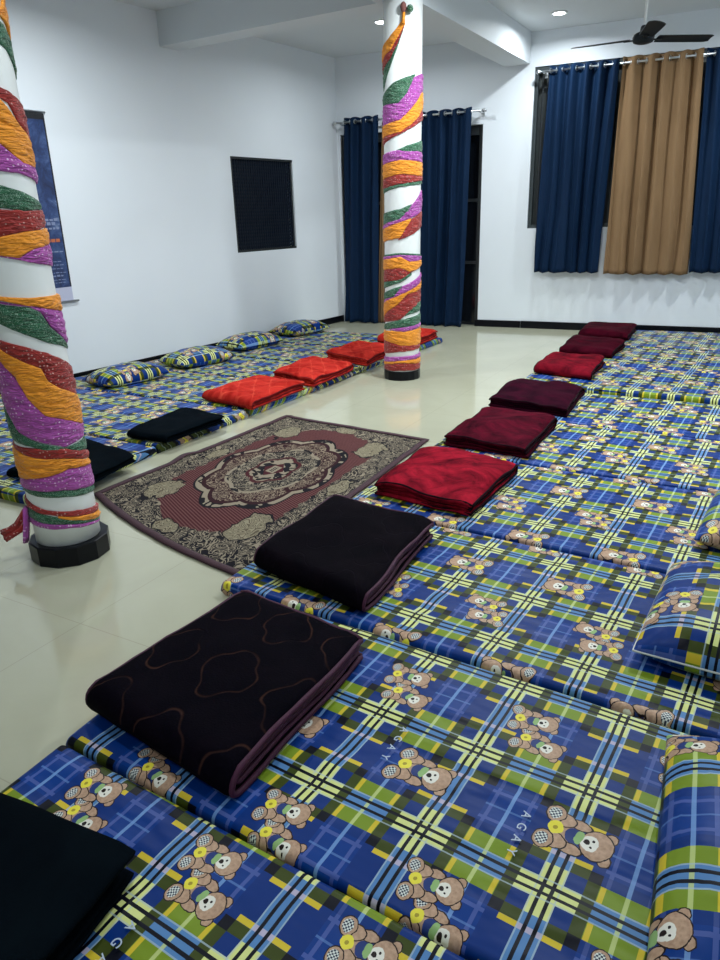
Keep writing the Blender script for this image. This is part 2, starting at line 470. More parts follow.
XR = .82
tag(box('floor', (-6.6, -2.2, -.1), (1.2, 9.6, 0), FLOOR), kind='structure')
tag(box('ceiling', (-6.6, -2.2, CEIL_Z), (1.2, 9.6, CEIL_Z+.12), CEIL), kind='structure')
wall('wall_back', FB, -.3, 6.2, CEIL_Z, [(.045, 1.935, 0, 2.36), (2.515, 5.35, 1.185, 2.895)])
wall('wall_left', FL, -10.9, 0.0, CEIL_Z, [(-2.027, -.955, 1.027, 2.034)])
tag(box('wall_right', (XR, -2.2, 0), (XR+.2, 9.6, CEIL_Z), WALL), kind='structure')
tag(box('wall_front', (-6.4, -2.2, 0), (XR, -2.0, CEIL_Z), WALL), kind='structure')
bl = tag(box('baseboard_left', (-10.6, -.012, 0), (0, 0, .085), BLACK, M=FL, bev=.003), kind='structure')
tag(box('baseboard_back', (1.90, -.014, 0), (2.492, 0, .085), BLACK, M=FB, bev=.003), kind='structure')
tag(box('baseboard_back_right', (2.497, -.020, 0), (5.98, 0, .088), BLACK, M=FB, bev=.003), kind='structure')
# plaster face of the window wall, standing a little proud of the column
bm = bmesh.new()
# beams
def beam(name, a, b, w, z0):
    a = Vector(a); b = Vector(b); e = (b - a).normalized(); n = Vector((-e.y, e.x, 0))
    return tag(box(name, (0, -w/2, z0), ((b-a).length, w/2, CEIL_Z), CEIL, M=frame(a, e, n)), kind='structure')
beam('trim_1', (-2.79, -2.0, 0), (-2.846, 8.95, 0), .29, 2.93)
beam('trim_2', (-5.42, 6.07, 0), (-2.97, 5.96, 0), .25, 2.95)
beam('trim_3', (-5.80, 2.05, 0), (-2.96, 1.95, 0), .25, 2.95)  # unseen cross beam over the near pillar, added for its shading

# window in the back wall (behind the curtains)
w = empty('window_1', FB @ Vector((3.9, .1, 1.185))); w['kind'] = 'structure'
box('pane', (2.52, .10, 1.19), (5.345, .112, 2.89), GLASSW, w, M=FB)
bm = bmesh.new()
for a, b2 in (((2.515, .02, 1.185), (5.35, .09, 1.225)), ((2.515, .02, 2.835), (5.35, .09, 2.895))): box_bm(bm, a, b2, FB)
for s in (2.515, 3.22, 3.93, 4.64, 5.31): box_bm(bm, (s, .025, 1.226), (s+.04, .085, 2.834), FB)
link('window_frame', bm_mesh('window_frame', bm), FRAMEW, w)
bm = bmesh.new()
for k in range(18): box_bm(bm, (2.60+k*.155, .06, 1.23), (2.612+k*.155, .072, 2.83), FB)
link('security_bar', bm_mesh('security_bar', bm), ALU, w, label='row of thin grey upright window bars')

# door in the back wall
d = empty('door_1', FB @ Vector((1.0, .1, 0))); d['kind'] = 'structure'
bm = bmesh.new()
box_bm(bm, (.046, .03, 0), (.10, .12, 2.355), FB); box_bm(bm, (1.88, .05, 0), (1.934, .12, 2.355), FB); box_bm(bm, (.10, .03, 2.295), (1.88, .12, 2.355), FB)
link('door_frame', bm_mesh('door_frame', bm), FRAME, d)
box('pane', (.101, .10, .02), (1.879, .11, 2.294), GLASSD, d, M=FB)
for z in (.785, 1.525): box('cross_rail', (.102, .075, z-.018), (1.878, .099, z+.018), ALU, d, M=FB)
box('head_rail', (.102, .03, 2.25), (1.878, .06, 2.294), ALU, d, M=FB)
bm = bmesh.new()
for s in (.6, 1.0, 1.45): box_bm(bm, (s, .07, .03), (s+.03, .098, .76), FB); box_bm(bm, (s, .07, .81), (s+.03, .098, 1.5), FB); box_bm(bm, (s, .07, 1.55), (s+.03, .098, 2.249), FB)
link('mullion', bm_mesh('mullion', bm), FRAME, d)

# barred hatch window in the left wall
w = empty('window_2', FL @ Vector((-1.5, .08, 1.03))); w['kind'] = 'structure'
box('pane', (-2.025, .10, 1.03), (-.957, .108, 2.032), BLACKM, w, M=FL)  # matt black backing sheet, stands in for the unlit opening behind the grille
bm = bmesh.new()
for a, b2 in (((-2.026, .004, 1.028), (-.956, .05, 1.052)), ((-2.026, .004, 2.01), (-.956, .05, 2.033)),
              ((-2.026, .004, 1.052), (-2.0, .05, 2.01)), ((-.982, .02, 1.052), (-.956, .05, 2.01))): box_bm(bm, a, b2, FL)
link('window_frame', bm_mesh('window_frame', bm), FRAME, w)
MESHM = plain('dull_navy_wire_mesh', (.004, .009, .020), .7, spec=.2)
bm = bmesh.new()
for k in range(27): box_bm(bm, (-1.99+k*.0385, .022, 1.052), (-1.972+k*.0385, .028, 2.01), FL)
for k in range(25): box_bm(bm, (-2.0, .029, 1.065+k*.0385), (-.982, .035, 1.083+k*.0385), FL)
link('wire_mesh', bm_mesh('wire_mesh', bm), MESHM, w)

# ------------------------------------------------------------------ pillars and the sashes wound round them
CAMXY = Vector((0, 0))
def bp_interp(pts, th):
    if th <= pts[0][0]:
        s = (pts[1][1]-pts[0][1])/max(6, pts[1][0]-pts[0][0]) if len(pts) > 1 else 0
        d = th - pts[0][0]; return pts[0][1] + s*(-12)*(1-math.exp(d/12))
    if th >= pts[-1][0]:
        s = (pts[-1][1]-pts[-2][1])/max(6, pts[-1][0]-pts[-2][0])
        d = th - pts[-1][0]; return pts[-1][1] + s*12*(1-math.exp(-d/12))
    for (a, za), (b, zb) in zip(pts, pts[1:]):
        if a <= th <= b:
            f = (th-a)/max(1e-6, b-a); return za + (zb-za)*f
def pillar(c, Rs, bands, lean, zt, base_r, base_h, helix, label, wlabel, seed):
    c = Vector(c); base = math.atan2(-c.y, -c.x); right = Vector((c.y, -c.x)).normalized()
    def P(rel, r, z):
        a = base + R(rel)
        ctr = c + right*lean*z
        return Vector((ctr.x + r*math.cos(a), ctr.y + r*math.sin(a), z))
    p = empty('pillar', (c.x, c.y, 0), label, 'pillar', 'round white pillars wound with sashes')
    rs = Rs - .011
    vs = []; fs = []; n = 64; zs = [base_h*.5, .3, 1., 2., zt]
    for z in zs:
        for k in range(n): vs.append(P(360*k/n, rs, z))
    for i in range(len(zs)-1):
        for k in range(n): fs.append((i*n+k, i*n+(k+1) % n, (i+1)*n+(k+1) % n, (i+1)*n+k))
    fs.append(tuple(reversed(range(n)))); fs.append(tuple(range((len(zs)-1)*n, len(zs)*n)))
    link('shaft', mesh('shaft', vs, fs), PILW, p, smooth=True)
    nb = 12 if base_r > .165 else 16
    lathe('base_band', [(base_r-.004, 0), (base_r, .004), (base_r, base_h-.004), (base_r-.006, base_h)], (c.x, c.y, 0), BLACK, p, n=nb, smooth=False, label='glossy black faceted tile skirting')
    wrap = empty('fabric_wrap', (c.x, c.y, 0), wlabel, 'sash', 'multicoloured sashes wound round the pillars')
    for ci, color in enumerate(('green', 'red', 'purple', 'orange')):
        sts = [b for b in bands if b[0] == color]
        vs = []; fs = []; uvs = []
        off = (.0, .0015, .003, .0045)[ci]
        def strip(ths, zts, zbs):
            st = len(vs); M = max(9, min(38, int(max(a-b for a, b in zip(zts, zbs))/.0036)))
            for i, th in enumerate(ths):
                zt_, zb = zts[i], zbs[i]; wd = max(.0005, zt_-zb)
                for j in range(M):
                    f = j/(M-1); z = zb + (zt_-zb)*f
                    u = R(th)*Rs; e = math.sin(math.pi*f)
                    fold = noise.noise(Vector((u*9 + seed, (z*55 + u*14), ci*7.3)))*.5 + (.5-abs(noise.noise(Vector((u*16, z*85 + 8*noise.noise(Vector((u*7, z*9, seed))), seed+ci)))))*.9
                    r = Rs - .009 + off + min(1, wd/.03)*(e**.3)*(.0035 + .0100*fold)
                    zw = z + .004*noise.noise(Vector((u*25, f*2+ci, seed)))*min(1, wd/.02)
                    vs.append(P(th, r, zw)); uvs.append((u, z))
                for j in (M-1, 0):
                    f = j/(M-1); vs.append(P(th, Rs-.0105, zb+(zt_-zb)*f)); uvs.append((R(th)*Rs, zb+(zt_-zb)*f))
            K = M+2
            for i in range(len(ths)-1):
                a = st + i*K; b = a + K
                for j in range(K):
                    k = (j+1) % K; fs.append((a+j, b+j, b+k, a+k))
            fs.append(tuple(reversed(range(st, st+K)))); fs.append(tuple(range(len(vs)-K, len(vs))))
        back = []; strips = []
        for _, eL, eR, top, bot in sts:
            top = sorted(top); bot = sorted(bot)
            a0 = -106 if eL else max(top[0][0], bot[0][0]) - 3
            a1 = 106 if eR else min(top[-1][0], bot[-1][0]) + 3
            N = max(4, int((a1-a0)/2.4)); ths = [a0 + (a1-a0)*i/N for i in range(N+1)]
            T = [bp_interp(top, th) for th in ths]; B = [bp_interp(bot, th) for th in ths]
            for i in range(len(T)):
                if T[i] < B[i] + .002: T[i] = B[i] + .002
            T = [max(base_h+.01, z) for z in T]; B = [max(base_h+.005, z) for z in B]
            strips.append((ths, T, B))
            back.append((eL, eR, (T[0], B[0]), (T[-1], B[-1])))
        cur = [strips[0]] if strips else []; chains = []
        for (A, Bk), nxt in zip(zip(back, back[1:]), strips[1:]):
            if helix > 0 and A[1] and Bk[0]: z0, z1, t0, t1 = A[3], Bk[2], 105, 255          # right end runs round the back to the next left end
            elif helix < 0 and A[0] and Bk[1]: z0, z1, t0, t1 = A[2], Bk[3], -105, -255
            else: chains.append(cur); cur = [nxt]; continue
            if z0[0] - z1[0] > .7: chains.append(cur); cur = [nxt]; continue
            N = 30; ths = [t0 + (t1-t0)*i/N for i in range(N+1)]; S = [(1-math.cos(math.pi*i/N))/2 for i in range(N+1)]
            cur.append((ths, [z0[0]+(z1[0]-z0[0])*s for s in S], [z0[1]+(z1[1]-z0[1])*s for s in S])); cur.append(nxt)
        chains.append(cur)
        for ch in chains:
            vs.clear(); fs.clear(); uvs.clear()
            for a in ch: strip(*a)
            link(color + '_sash', mesh(color+'_sash', vs, fs, uvs), SASH[color], wrap, smooth=True)
    return p, wrap, P

BANDS_NEAR=[
 ('orange',1,1,[(87.2,2.268), (86.7,2.21)],[(54.8,2.087),(75.0,2.068),(87.3,2.038)]),
 ('green',1,1,[(53.1,2.074), (74.3,2.049),(87.2,2.019)],[(44.1,1.997),(60.3,1.98),(87.3,1.917)]),
 ('red',1,1,[(30.4,1.857), (48.7,1.844),(87.4,1.809)],[(27.2,1.822),(41.1,1.807),(53.8,1.749),(80.9,1.702),(87.2,1.663)]),
 ('orange',1,1,[(27.0,1.819), (36.7,1.796),(52.9,1.742),(79.0,1.699),(87.2,1.656)],[(14.8,1.674),(32.8,1.636),(47.7,1.611),(87.3,1.6)]),
 ('purple',1,1,[(14.8,1.674), (32.8,1.636),(47.7,1.611),(87.3,1.6)],[(7.5,1.582),(35.2,1.576),(87.3,1.547)]),
 ('green',1,1,[(3.9,1.535), (29.9,1.518),(79.6,1.475)],[(-2.1,1.458),(31.4,1.446),(87.3,1.453)]),
 ('red',1,1,[(-2.4,1.454), (31.4,1.446),(87.3,1.45)],[(-10.0,1.358),(25.1,1.373),(87.2,1.387)]),
 ('orange',1,1,[(-10.0,1.358), (25.1,1.373),(87.2,1.383)],[(-15.3,1.292),(10.8,1.282),(35.7,1.311),(87.2,1.327)]),
 ('purple',1,1,[(-15.3,1.292), (10.8,1.282),(35.7,1.311),(87.2,1.327)],[(-15.6,1.288),(16.8,1.27),(39.4,1.255),(87.3,1.24)]),
 ('orange',1,1,[(-27.7,1.144), (13.5,1.134),(79.8,1.132)],[(-29.0,1.129),(11.2,1.105),(41.9,1.085),(87.4,1.063)]),
 ('purple',1,1,[(-29.3,1.126), (11.2,1.105),(41.9,1.085),(87.4,1.063)],[(-30.0,1.118),(10.9,1.101),(27.1,1.078),(39.1,1.016),(69.4,0.952)]),
 ('green',1,1,[(-30.3,1.115), (10.7,1.098),(26.8,1.074),(38.8,1.012),(73.7,0.946)],[(-37.4,1.04),(-3.7,0.998),(30.2,0.956),(87.3,0.911)]),
 ('red',1,1,[(-43.8,0.978), (-7.1,0.952),(26.7,0.914),(87.4,0.836)],[(-47.7,0.943),(-18.3,0.899),(10.3,0.861),(15.5,0.81),(32.3,0.773),(74.4,0.723)]),
 ('orange',1,1,[(-47.7,0.943), (-18.3,0.899),(10.3,0.861),(15.5,0.81),(32.3,0.773),(74.4,0.723)],[(-53.7,0.895),(-31.5,0.833),(-18.7,0.743),(1.0,0.672),(71.8,0.598)]),
 ('purple',1,1,[(-54.3,0.891), (-31.9,0.829),(-18.7,0.743),(1.0,0.672),(71.8,0.598)],[(-87.4,0.749),(-61.9,0.655),(-48.4,0.604),(-14.3,0.562),(23.0,0.528),(69.6,0.541)]),
 ('green',1,1,[(-72.7,0.714), (-63.4,0.646),(-48.9,0.6),(-14.6,0.558),(22.7,0.524),(73.0,0.53)],[(-73.3,0.56),(-31.4,0.547),(4.2,0.508),(84.2,0.476)]),
 ('red',1,1,[(-78.2,0.544), (-23.9,0.538),(13.1,0.525),(87.3,0.468)],[(-68.4,0.523),(-27.3,0.495),(17.7,0.479),(87.2,0.43)]),
 ('orange',1,1,[(-68.4,0.523), (-27.3,0.495),(17.7,0.479),(87.2,0.426)],[(-75.5,0.394),(-17.9,0.41),(22.5,0.431),(87.2,0.407)]),
 ('purple',1,1,[(-77.3,0.389), (-17.9,0.41),(22.5,0.431),(87.2,0.402)],[(-71.0,0.352),(-34.4,0.349),(3.4,0.344),(87.4,0.308)]),
 ('green',1,1,[(-71.0,0.352), (-34.4,0.349),(3.4,0.344),(87.4,0.304)],[(-66.9,0.332),(-33.2,0.322),(5.8,0.311),(87.4,0.28)]),
 ('red',1,1,[(-67.0,0.291), (-29.3,0.262),(9.0,0.245),(87.3,0.212)],[(-62.3,0.256),(-22.8,0.239),(15.3,0.217),(87.3,0.182)]),
 ('orange',0,1,[(-7.6,0.23), (15.3,0.217),(87.3,0.182)],[(-8.2,0.221),(30.8,0.185),(87.4,0.153)]),
 ('green',1,1,[(-62.3,0.256), (-23.1,0.234),(14.6,0.208),(77.5,0.163)],[(-63.2,0.209),(-25.9,0.197),(5.0,0.187),(83.0,0.143)]),
 ('purple',1,1,[(-63.2,0.209), (-25.9,0.197),(5.0,0.187),(83.0,0.143)],[(-60.9,0.182),(-27.8,0.174),(3.8,0.169),(78.2,0.138)]),
]
BANDS_FAR=[
 ('orange',0,0,[(3.0,2.776), (-18.5,2.715),(-44.1,2.659),(-88.5,2.602)],[(3.1,2.724),(-15.7,2.649),(-37.1,2.576),(-88.5,2.513)]),
 ('red',0,0,[(3.1,2.737), (-15.7,2.649),(-37.1,2.576),(-88.5,2.52)],[(0.4,2.705),(-15.7,2.609),(-37.1,2.522),(-88.5,2.436)]),
 ('green',0,0,[(0.4,2.705), (-15.7,2.609),(-37.1,2.522),(-88.5,2.436)],[(-2.2,2.679),(-18.6,2.57),(-40.8,2.456),(-73.4,2.318)]),
 ('green',1,0,[(-73.7,2.29), (-30.8,2.35),(-2.0,2.378),(35.5,2.406)],[(-74.5,2.205),(-13.0,2.207),(11.8,2.274),(35.6,2.386)]),
 ('purple',1,1,[(-74.5,2.205), (-13.0,2.207),(11.8,2.274),(32.3,2.385),(60.6,2.413)],[(-76.2,2.061),(-7.4,2.087),(23.5,2.163),(61.9,2.268)]),
 ('orange',1,1,[(-76.2,2.061), (-7.4,2.087),(23.5,2.163),(61.9,2.268)],[(-77.3,1.974),(-7.4,2.002),(26.8,2.057),(63.0,2.141)]),
 ('red',1,1,[(-77.3,1.974), (-7.4,2.002),(26.8,2.057),(63.0,2.141)],[(-78.0,1.923),(-7.4,1.987),(63.6,2.077)]),
 ('green',0,1,[(-18.9,1.873), (15.2,1.906),(64.9,1.939)],[(-18.9,1.866),(15.3,1.856),(65.6,1.859)]),
 ('purple',1,1,[(-79.1,1.849), (-18.9,1.873),(15.3,1.863),(65.6,1.859)],[(-80.4,1.774),(-7.3,1.799),(66.4,1.785)]),
 ('orange',1,1,[(-80.4,1.774), (-7.3,1.799),(66.4,1.785)],[(-82.9,1.661),(-7.3,1.696),(67.5,1.68)]),
 ('red',1,1,[(-82.9,1.661), (-7.3,1.696),(67.5,1.68)],[(-85.5,1.584),(-7.3,1.621),(67.9,1.642)]),
 ('green',1,1,[(-85.2,1.592), (-7.3,1.621),(67.9,1.642)],[(-88.3,1.553),(-7.3,1.598),(68.2,1.619)]),
 ('green',1,0,[(-88.5,1.397), (-7.2,1.432),(28.4,1.467)],[(-88.5,1.294),(-7.2,1.347),(25.3,1.414)]),
 ('purple',1,1,[(-88.5,1.302), (-7.2,1.355),(25.2,1.452),(68.9,1.551)],[(-88.5,1.27),(7.3,1.338),(70.7,1.404)]),
 ('orange',1,0,[(-88.5,1.27), (-7.2,1.331),(28.7,1.36)],[(-88.5,1.173),(-7.2,1.206),(22.3,1.329)]),
 ('red',0,1,[(-10.1,1.207), (16.2,1.337),(70.7,1.404)],[(-10.1,1.191),(22.5,1.22),(72.4,1.278)]),
 ('green',1,1,[(-88.5,1.067), (-7.2,1.088),(75.6,1.069)],[(-88.5,1.051),(-7.1,1.072),(75.9,1.053)]),
 ('purple',1,1,[(-88.5,1.051), (-7.1,1.072),(75.9,1.053)],[(-88.5,1.026),(-7.1,1.056),(23.0,1.013),(76.5,1.02)]),
 ('orange',1,1,[(-88.5,1.026), (-7.1,1.056),(23.0,1.013),(76.5,1.02)],[(-88.5,0.943),(-7.1,0.967),(23.2,0.932),(77.5,0.97)]),
 ('red',1,1,[(-88.5,0.943), (-7.1,0.967),(23.2,0.932),(77.5,0.97)],[(-88.5,0.843),(-7.1,0.869),(29.8,0.931),(77.7,0.962)]),
 ('green',1,0,[(-88.5,0.843), (-7.1,0.869),(29.8,0.931)],[(-88.5,0.784),(-7.1,0.845),(26.5,0.899)]),
 ('green',1,0,[(-88.5,0.75), (-22.6,0.804),(-1.1,0.82)],[(-88.5,0.69),(-29.4,0.728),(-4.1,0.787)]),
 ('purple',1,1,[(-88.5,0.69), (-29.4,0.728),(-4.1,0.812),(78.9,0.904)],[(-88.5,0.664),(-13.2,0.737),(80.4,0.845)]),
 ('orange',1,1,[(-88.5,0.664), (-13.2,0.737),(80.4,0.845)],[(-88.5,0.552),(-19.5,0.654),(17.1,0.752),(82.3,0.786)]),
 ('red',1,1,[(-88.5,0.543), (-19.5,0.654),(17.1,0.752),(82.3,0.786)],[(-88.5,0.5),(-7.0,0.536),(23.9,0.608),(88.5,0.683)]),
 ('green',0,1,[(11.2,0.585), (30.6,0.649),(87.5,0.7)],[(11.2,0.568),(30.8,0.582),(88.5,0.605)]),
 ('green',1,1,[(-88.5,0.482), (-7.0,0.536),(88.5,0.58)],[(-88.5,0.438),(-7.0,0.467),(88.5,0.493)]),
 ('purple',0,1,[(-41.1,0.455), (-7.0,0.467),(88.5,0.493)],[(-41.1,0.446),(5.2,0.432),(88.5,0.467)]),
 ('orange',1,1,[(-88.5,0.429), (-33.3,0.439),(5.2,0.432),(88.5,0.458)],[(-88.5,0.35),(-33.5,0.335),(-0.8,0.312),(88.5,0.308)]),
 ('red',1,1,[(-88.5,0.35), (-33.5,0.335),(-0.8,0.312),(88.5,0.308)],[(-88.5,0.224),(-6.9,0.259),(88.5,0.272)]),
 ('purple',1,1,[(-88.5,0.197), (-6.9,0.215),(88.5,0.227)],[(-88.5,0.152),(-6.9,0.18),(88.5,0.191)]),
 ('orange',1,1,[(-88.5,0.152), (-6.9,0.18),(88.5,0.191)],[(-88.5,0.125),(-6.9,0.162),(88.5,0.137)]),
 ('red',1,1,[(-88.5,0.125), (-6.9,0.162),(88.5,0.137)],[(-88.4,0.07),(-6.9,0.091),(88.5,0.083)]),
]

pn, wn, PN = pillar((-2.594, 1.917), .147, BANDS_NEAR, -.016, 2.94, .171, .090, 1,
    'near white round pillar at the left edge with a wide black faceted base',
    'bright sashes wound thickly round the near left pillar', 3.1)
pf, wf, PF = pillar((-2.795, 5.79), .163, BANDS_FAR, .009, 2.94, .163, .080, -1,
    'far white round pillar in mid room beside the scarlet blankets',
    'bright sashes spiralling up the far pillar to a knot near the ceiling', 9.4)
# loose ends
def ribbon(name, pts, wds, thick, m, parent):
    vs = []; fs = []; uvs = []; L = 0
    for i, p in enumerate(pts):
        p = Vector(p); a = Vector(pts[max(0, i-1)]); b = Vector(pts[min(len(pts)-1, i+1)]); t = (b-a).normalized()
        v = Vector(wds[i][1]); v = (v - t*v.dot(t)).normalized(); n = t.cross(v); w_ = wds[i][0]/2
        if i: L += (p - Vector(pts[i-1])).length
        for k in range(9):
            f = k/8*2-1; q = p + v*w_*f + n*(thick*.5 + .006*math.cos(f*7))
            vs.append(q); uvs.append((L, f*w_))
        for k in range(8, -1, -1):
            f = k/8*2-1; q = p + v*w_*f + n*(-thick*.5 + .006*math.cos(f*7))
            vs.append(q); uvs.append((L, f*w_))
    K = 18
    for i in range(len(pts)-1):
        for k in range(K):
            a = i*K+k; b = i*K+(k+1) % K; fs.append((a, b, b+K, a+K))
    fs.append(tuple(reversed(range(K)))); fs.append(tuple(range((len(pts)-1)*K, len(pts)*K)))
    return link(name, mesh(name, vs, fs, uvs), m, parent, smooth=True)
ribbon('loose_end', [PN(-82, .152, .24), PN(-86, .165, .20), PN(-88, .19, .165), PN(-90, .225, .145), PN(-92, .26, .13)],
       [(.03, (0,0,1)), (.05, (0,0,1)), (.055, (0,.2,1)), (.05, (0,.3,1)), (.06, (0,.3,1))], .012, SASH['red'], wn)
ribbon('loose_end', [PN(-76, .150, .26), PN(-79, .158, .19), PN(-80, .170, .13), PN(-81, .176, .10)],
       [(.03, (.5,-.6,.1)), (.04, (.5,-.6,.1)), (.045, (.5,-.6,.1)), (.04, (.5,-.6,.1))], .010, SASH['purple'], wn)
def blob(name, c, r, m, parent, sq=(1, 1, 1), seed=0):
    bm = bmesh.new(); bmesh.ops.create_icosphere(bm, subdivisions=3, radius=1)
    uv = bm.loops.layers.uv.new('UVMap')
    for v in bm.verts:
        n = v.co.normalized(); k = 1 + .12*noise.noise(n*3 + Vector((seed, 0, 0)))
        v.co = Vector((n.x*sq[0], n.y*sq[1], n.z*sq[2]))*r*k + Vector(c)
    for f in bm.faces:
        for l in f.loops: l[uv].uv = (l.vert.co.x, l.vert.co.z)
    return link(name, bm_mesh(name, bm), m, parent, smooth=True)
blob('knot', PF(1, .172, 2.845), .028, plain('brown_knot_cloth', (.20, .07, .06), .7, bump=.6, bscale=80), wf, (.8, .8, 1.3), 2)
ribbon('knot_tie', [PF(1, .168, 2.845), PF(1.5, .170, 2.815), PF(1, .167, 2.775), PF(0, .164, 2.735)], [(.022, (0,.9,.1)), (.018, (0,.9,.1)), (.026, (0,.9,.1)), (.040, (0,.9,.1))], .010, SASH['orange'], wf)
blob('knot', PF(17, .178, 2.835), .026, SASH['green'], wf, (1, 1, 1), 5)
# ------------------------------------------------------------------ soft slabs: mats
def edge_params(L, r, n):
    """0..1 parameters with extra rows near both edges"""
    e = [r*(1-math.cos(math.pi/2*i/4)) for i in range(5)]
    e = [x/L for x in e]
    mid = [e[-1] + (1-2*e[-1])*i/n for i in range(1, n)]
    return e + mid + [1-x for x in reversed(e)]
def bil(q, s, t):
    a, b, c, d = q      # near-left, far-left, far-right, near-right
    return (a*(1-s) + d*s)*(1-t) + (b*(1-s) + c*s)*t
def rnd(d, r): return 0 if d >= r else r - math.sqrt(max(0, r*r - (r-d)**2))

MAT_H = .060
MATS = []
def mat(quad, label, group, o=(0, 0), ang=0, flip=1, seed=0, crease=.010, nx=90, ny=44, h=MAT_H):
    q = [Vector((*p, 0)) for p in quad]
    Lx = (q[3]-q[0]).length; Ly = (q[1]-q[0]).length; r = h*.30
    S = edge_params(Lx, r, nx); T = edge_params(Ly, r, ny)
    ca, sa = math.cos(ang), math.sin(ang)
    vs = []; fs = []; uvs = []
    def uvof(p):
        d = p - Vector((*o, 0)); return (flip*(d.x*ca + d.y*sa)/.298, flip*(-d.x*sa + d.y*ca)/.315)
    def wave(p, s, t):
        w = .0060*nz(p.x*2.2+seed, p.y*9, seed) + .0040*nz(p.x*5, p.y*14+seed, 3) + .007*nz(p.x*1.4, p.y*2.5, seed+5)
        c = -crease*math.exp(-(((t-.5-.02*nz(s*3, seed, 1))*Ly/.016)**2))*(.5+.5*nz(s*4, seed, 9))
        c -= .5*crease*math.exp(-(((t-.24-.02*nz(s*3, seed, 4))*Ly/.012)**2))*max(0, nz(s*3+4, seed, 2)+.3)
        return w + c
    for i, s in enumerate(S):
        for j, t in enumerate(T):
            p = bil(q, s, t); dx = min(s, 1-s)*Lx; dy = min(t, 1-t)*Ly
            z = h + wave(p, s, t)*min(1, min(dx, dy)/.05) - rnd(dx, r) - rnd(dy, r)*1.0
            # edge wobble
            wob = .006*nz(p.x*4, p.y*4, seed+2)
            if min(dx, dy) < .1: p = p + Vector((wob, wob, 0))*0.6*(1-min(dx, dy)/.1)
            vs.append(Vector((p.x, p.y, max(z, h*.35)))); uvs.append(uvof(p))
    nT = len(T); nS = len(S)
    for i in range(nS-1):
        for j in range(nT-1):
            a = i*nT+j; fs.append((a, a+nT, a+nT+1, a+1))
    per = [i*nT for i in range(nS)] + [(nS-1)*nT+j for j in range(1, nT)] + [i*nT+nT-1 for i in range(nS-2, -1, -1)] + [j for j in range(nT-2, 0, -1)]
    cen = sum(q, Vector())/4; st = len(vs)
    for lev, (zz, ins) in enumerate(((.45*h, -.002), (.18*h, .004), (.0, .014))):
        for k in per:
            p = vs[k]; dr = (cen - Vector((p.x, p.y, 0))); dr.z = 0
            pp = Vector((p.x, p.y, 0)) + dr.normalized()*ins
            vs.append(Vector((pp.x, pp.y, min(zz, p.z*(.8-.3*lev))))); u = uvof(pp); uvs.append((u[0], u[1] - (h-zz)/.315*.6))
    n = len(per)
    for k in range(n): fs.append((per[(k+1) % n], per[k], st+k, st+(k+1) % n))
    for lev in range(2):
        for k in range(n): fs.append((st+lev*n+(k+1) % n, st+lev*n+k, st+(lev+1)*n+k, st+(lev+1)*n+(k+1) % n))
    fs.append(tuple(st+2*n+k for k in range(n)))
    o_ = link('floor_mattress', mesh('floor_mattress', vs, fs, uvs), PLAID, smooth=True)
    tag(o_, label, 'mattress', group); MATS.append(o_)
    return o_

gR = 'plaid teddy-print mattresses in the right-hand row'; gL = 'plaid teddy-print mattresses in the left-hand row'
XM = .44
A1 = R(-4)
mat([(-1.50, -.02), (-1.525, .985), (XM, .895), (XM, -.08)], 'plaid teddy-print floor mattress nearest the camera, under the plain black folded blanket', gR, (-1.0, .70), R(-4), 1, 1)
mat([(-1.53, .995), (-1.57, 1.885), (XM, 1.770), (XM, .905)], 'plaid teddy-print floor mattress under the big dark brown blanket with tan outlines', gR, (-.497, 1.473), A1, 1, 2)
mat([(-1.72, 1.905), (-1.70, 2.80), (XM, 2.70), (XM, 1.79)], 'plaid teddy-print floor mattress under the plainer dark brown blanket touching the rug corner', gR, (-.60, 2.30), A1, -1, 3)
mat([(-1.69, 2.82), (-1.69, 3.775), (XM, 3.70), (XM, 2.72)], 'plaid teddy-print floor mattress under the bright crimson folded blanket', gR, (-.43, 3.27), R(-3), -1, 4)
mat([(-1.66, 3.795), (-1.65, 4.70), (XM, 4.63), (XM, 3.72)], 'plaid teddy-print floor mattress under the middle maroon blanket, behind the crimson one', gR, (-.5, 4.21), R(-3), -1, 5)
mat([(-1.65, 4.72), (-1.66, 5.60), (XM, 5.53), (XM, 4.65)], 'plaid teddy-print floor mattress under the very dark maroon blanket before the gap in the row', gR, (-.5, 5.2), R(-3), 1, 6)
mat([(-1.70, 5.76), (-1.71, 6.70), (XM, 6.64), (XM, 5.69)], 'plaid teddy-print floor mattress just beyond the gap, under the small red blanket', gR, (-.5, 6.1), R(-3), -1, 7)
mat([(-1.71, 6.72), (-1.73, 7.72), (XM, 7.70), (XM, 6.66)], 'plaid teddy-print floor mattress second from the window wall in the right-hand row', gR, (-.45, 7.2), R(-2), 1, 8)
mat([(-1.74, 7.74), (-1.75, 8.80), (XM, 8.98), (XM, 7.72)], 'plaid teddy-print floor mattress against the black skirting under the window curtains', gR, (-.5, 8.3), R(-2), -1, 9)
def xw(y): return -5.155 + (y-8.8)*.0872 + .05
Ls = [(7.60, 6.72, -3.155, -3.195, 'furthest plaid mattress of the left-hand row, by the door curtain'),
      (6.70, 5.82, -3.195, -3.22, 'plaid mattress of the left-hand row crossed by the far pillar in the view'),
      (5.80, 5.02, -3.22, -3.23, 'plaid mattress of the left-hand row under the second scarlet blanket from the rug'),
      (5.00, 4.13, -3.23, -3.245, 'plaid mattress of the left-hand row under the scarlet blanket nearest the rug'),
      (4.11, 3.16, -3.25, -3.25, 'plaid mattress of the left-hand row under the black blanket beside the rug edge'),
      (3.14, 2.20, -3.25, -3.20, 'plaid mattress of the left-hand row under the black blanket behind the near pillar')]
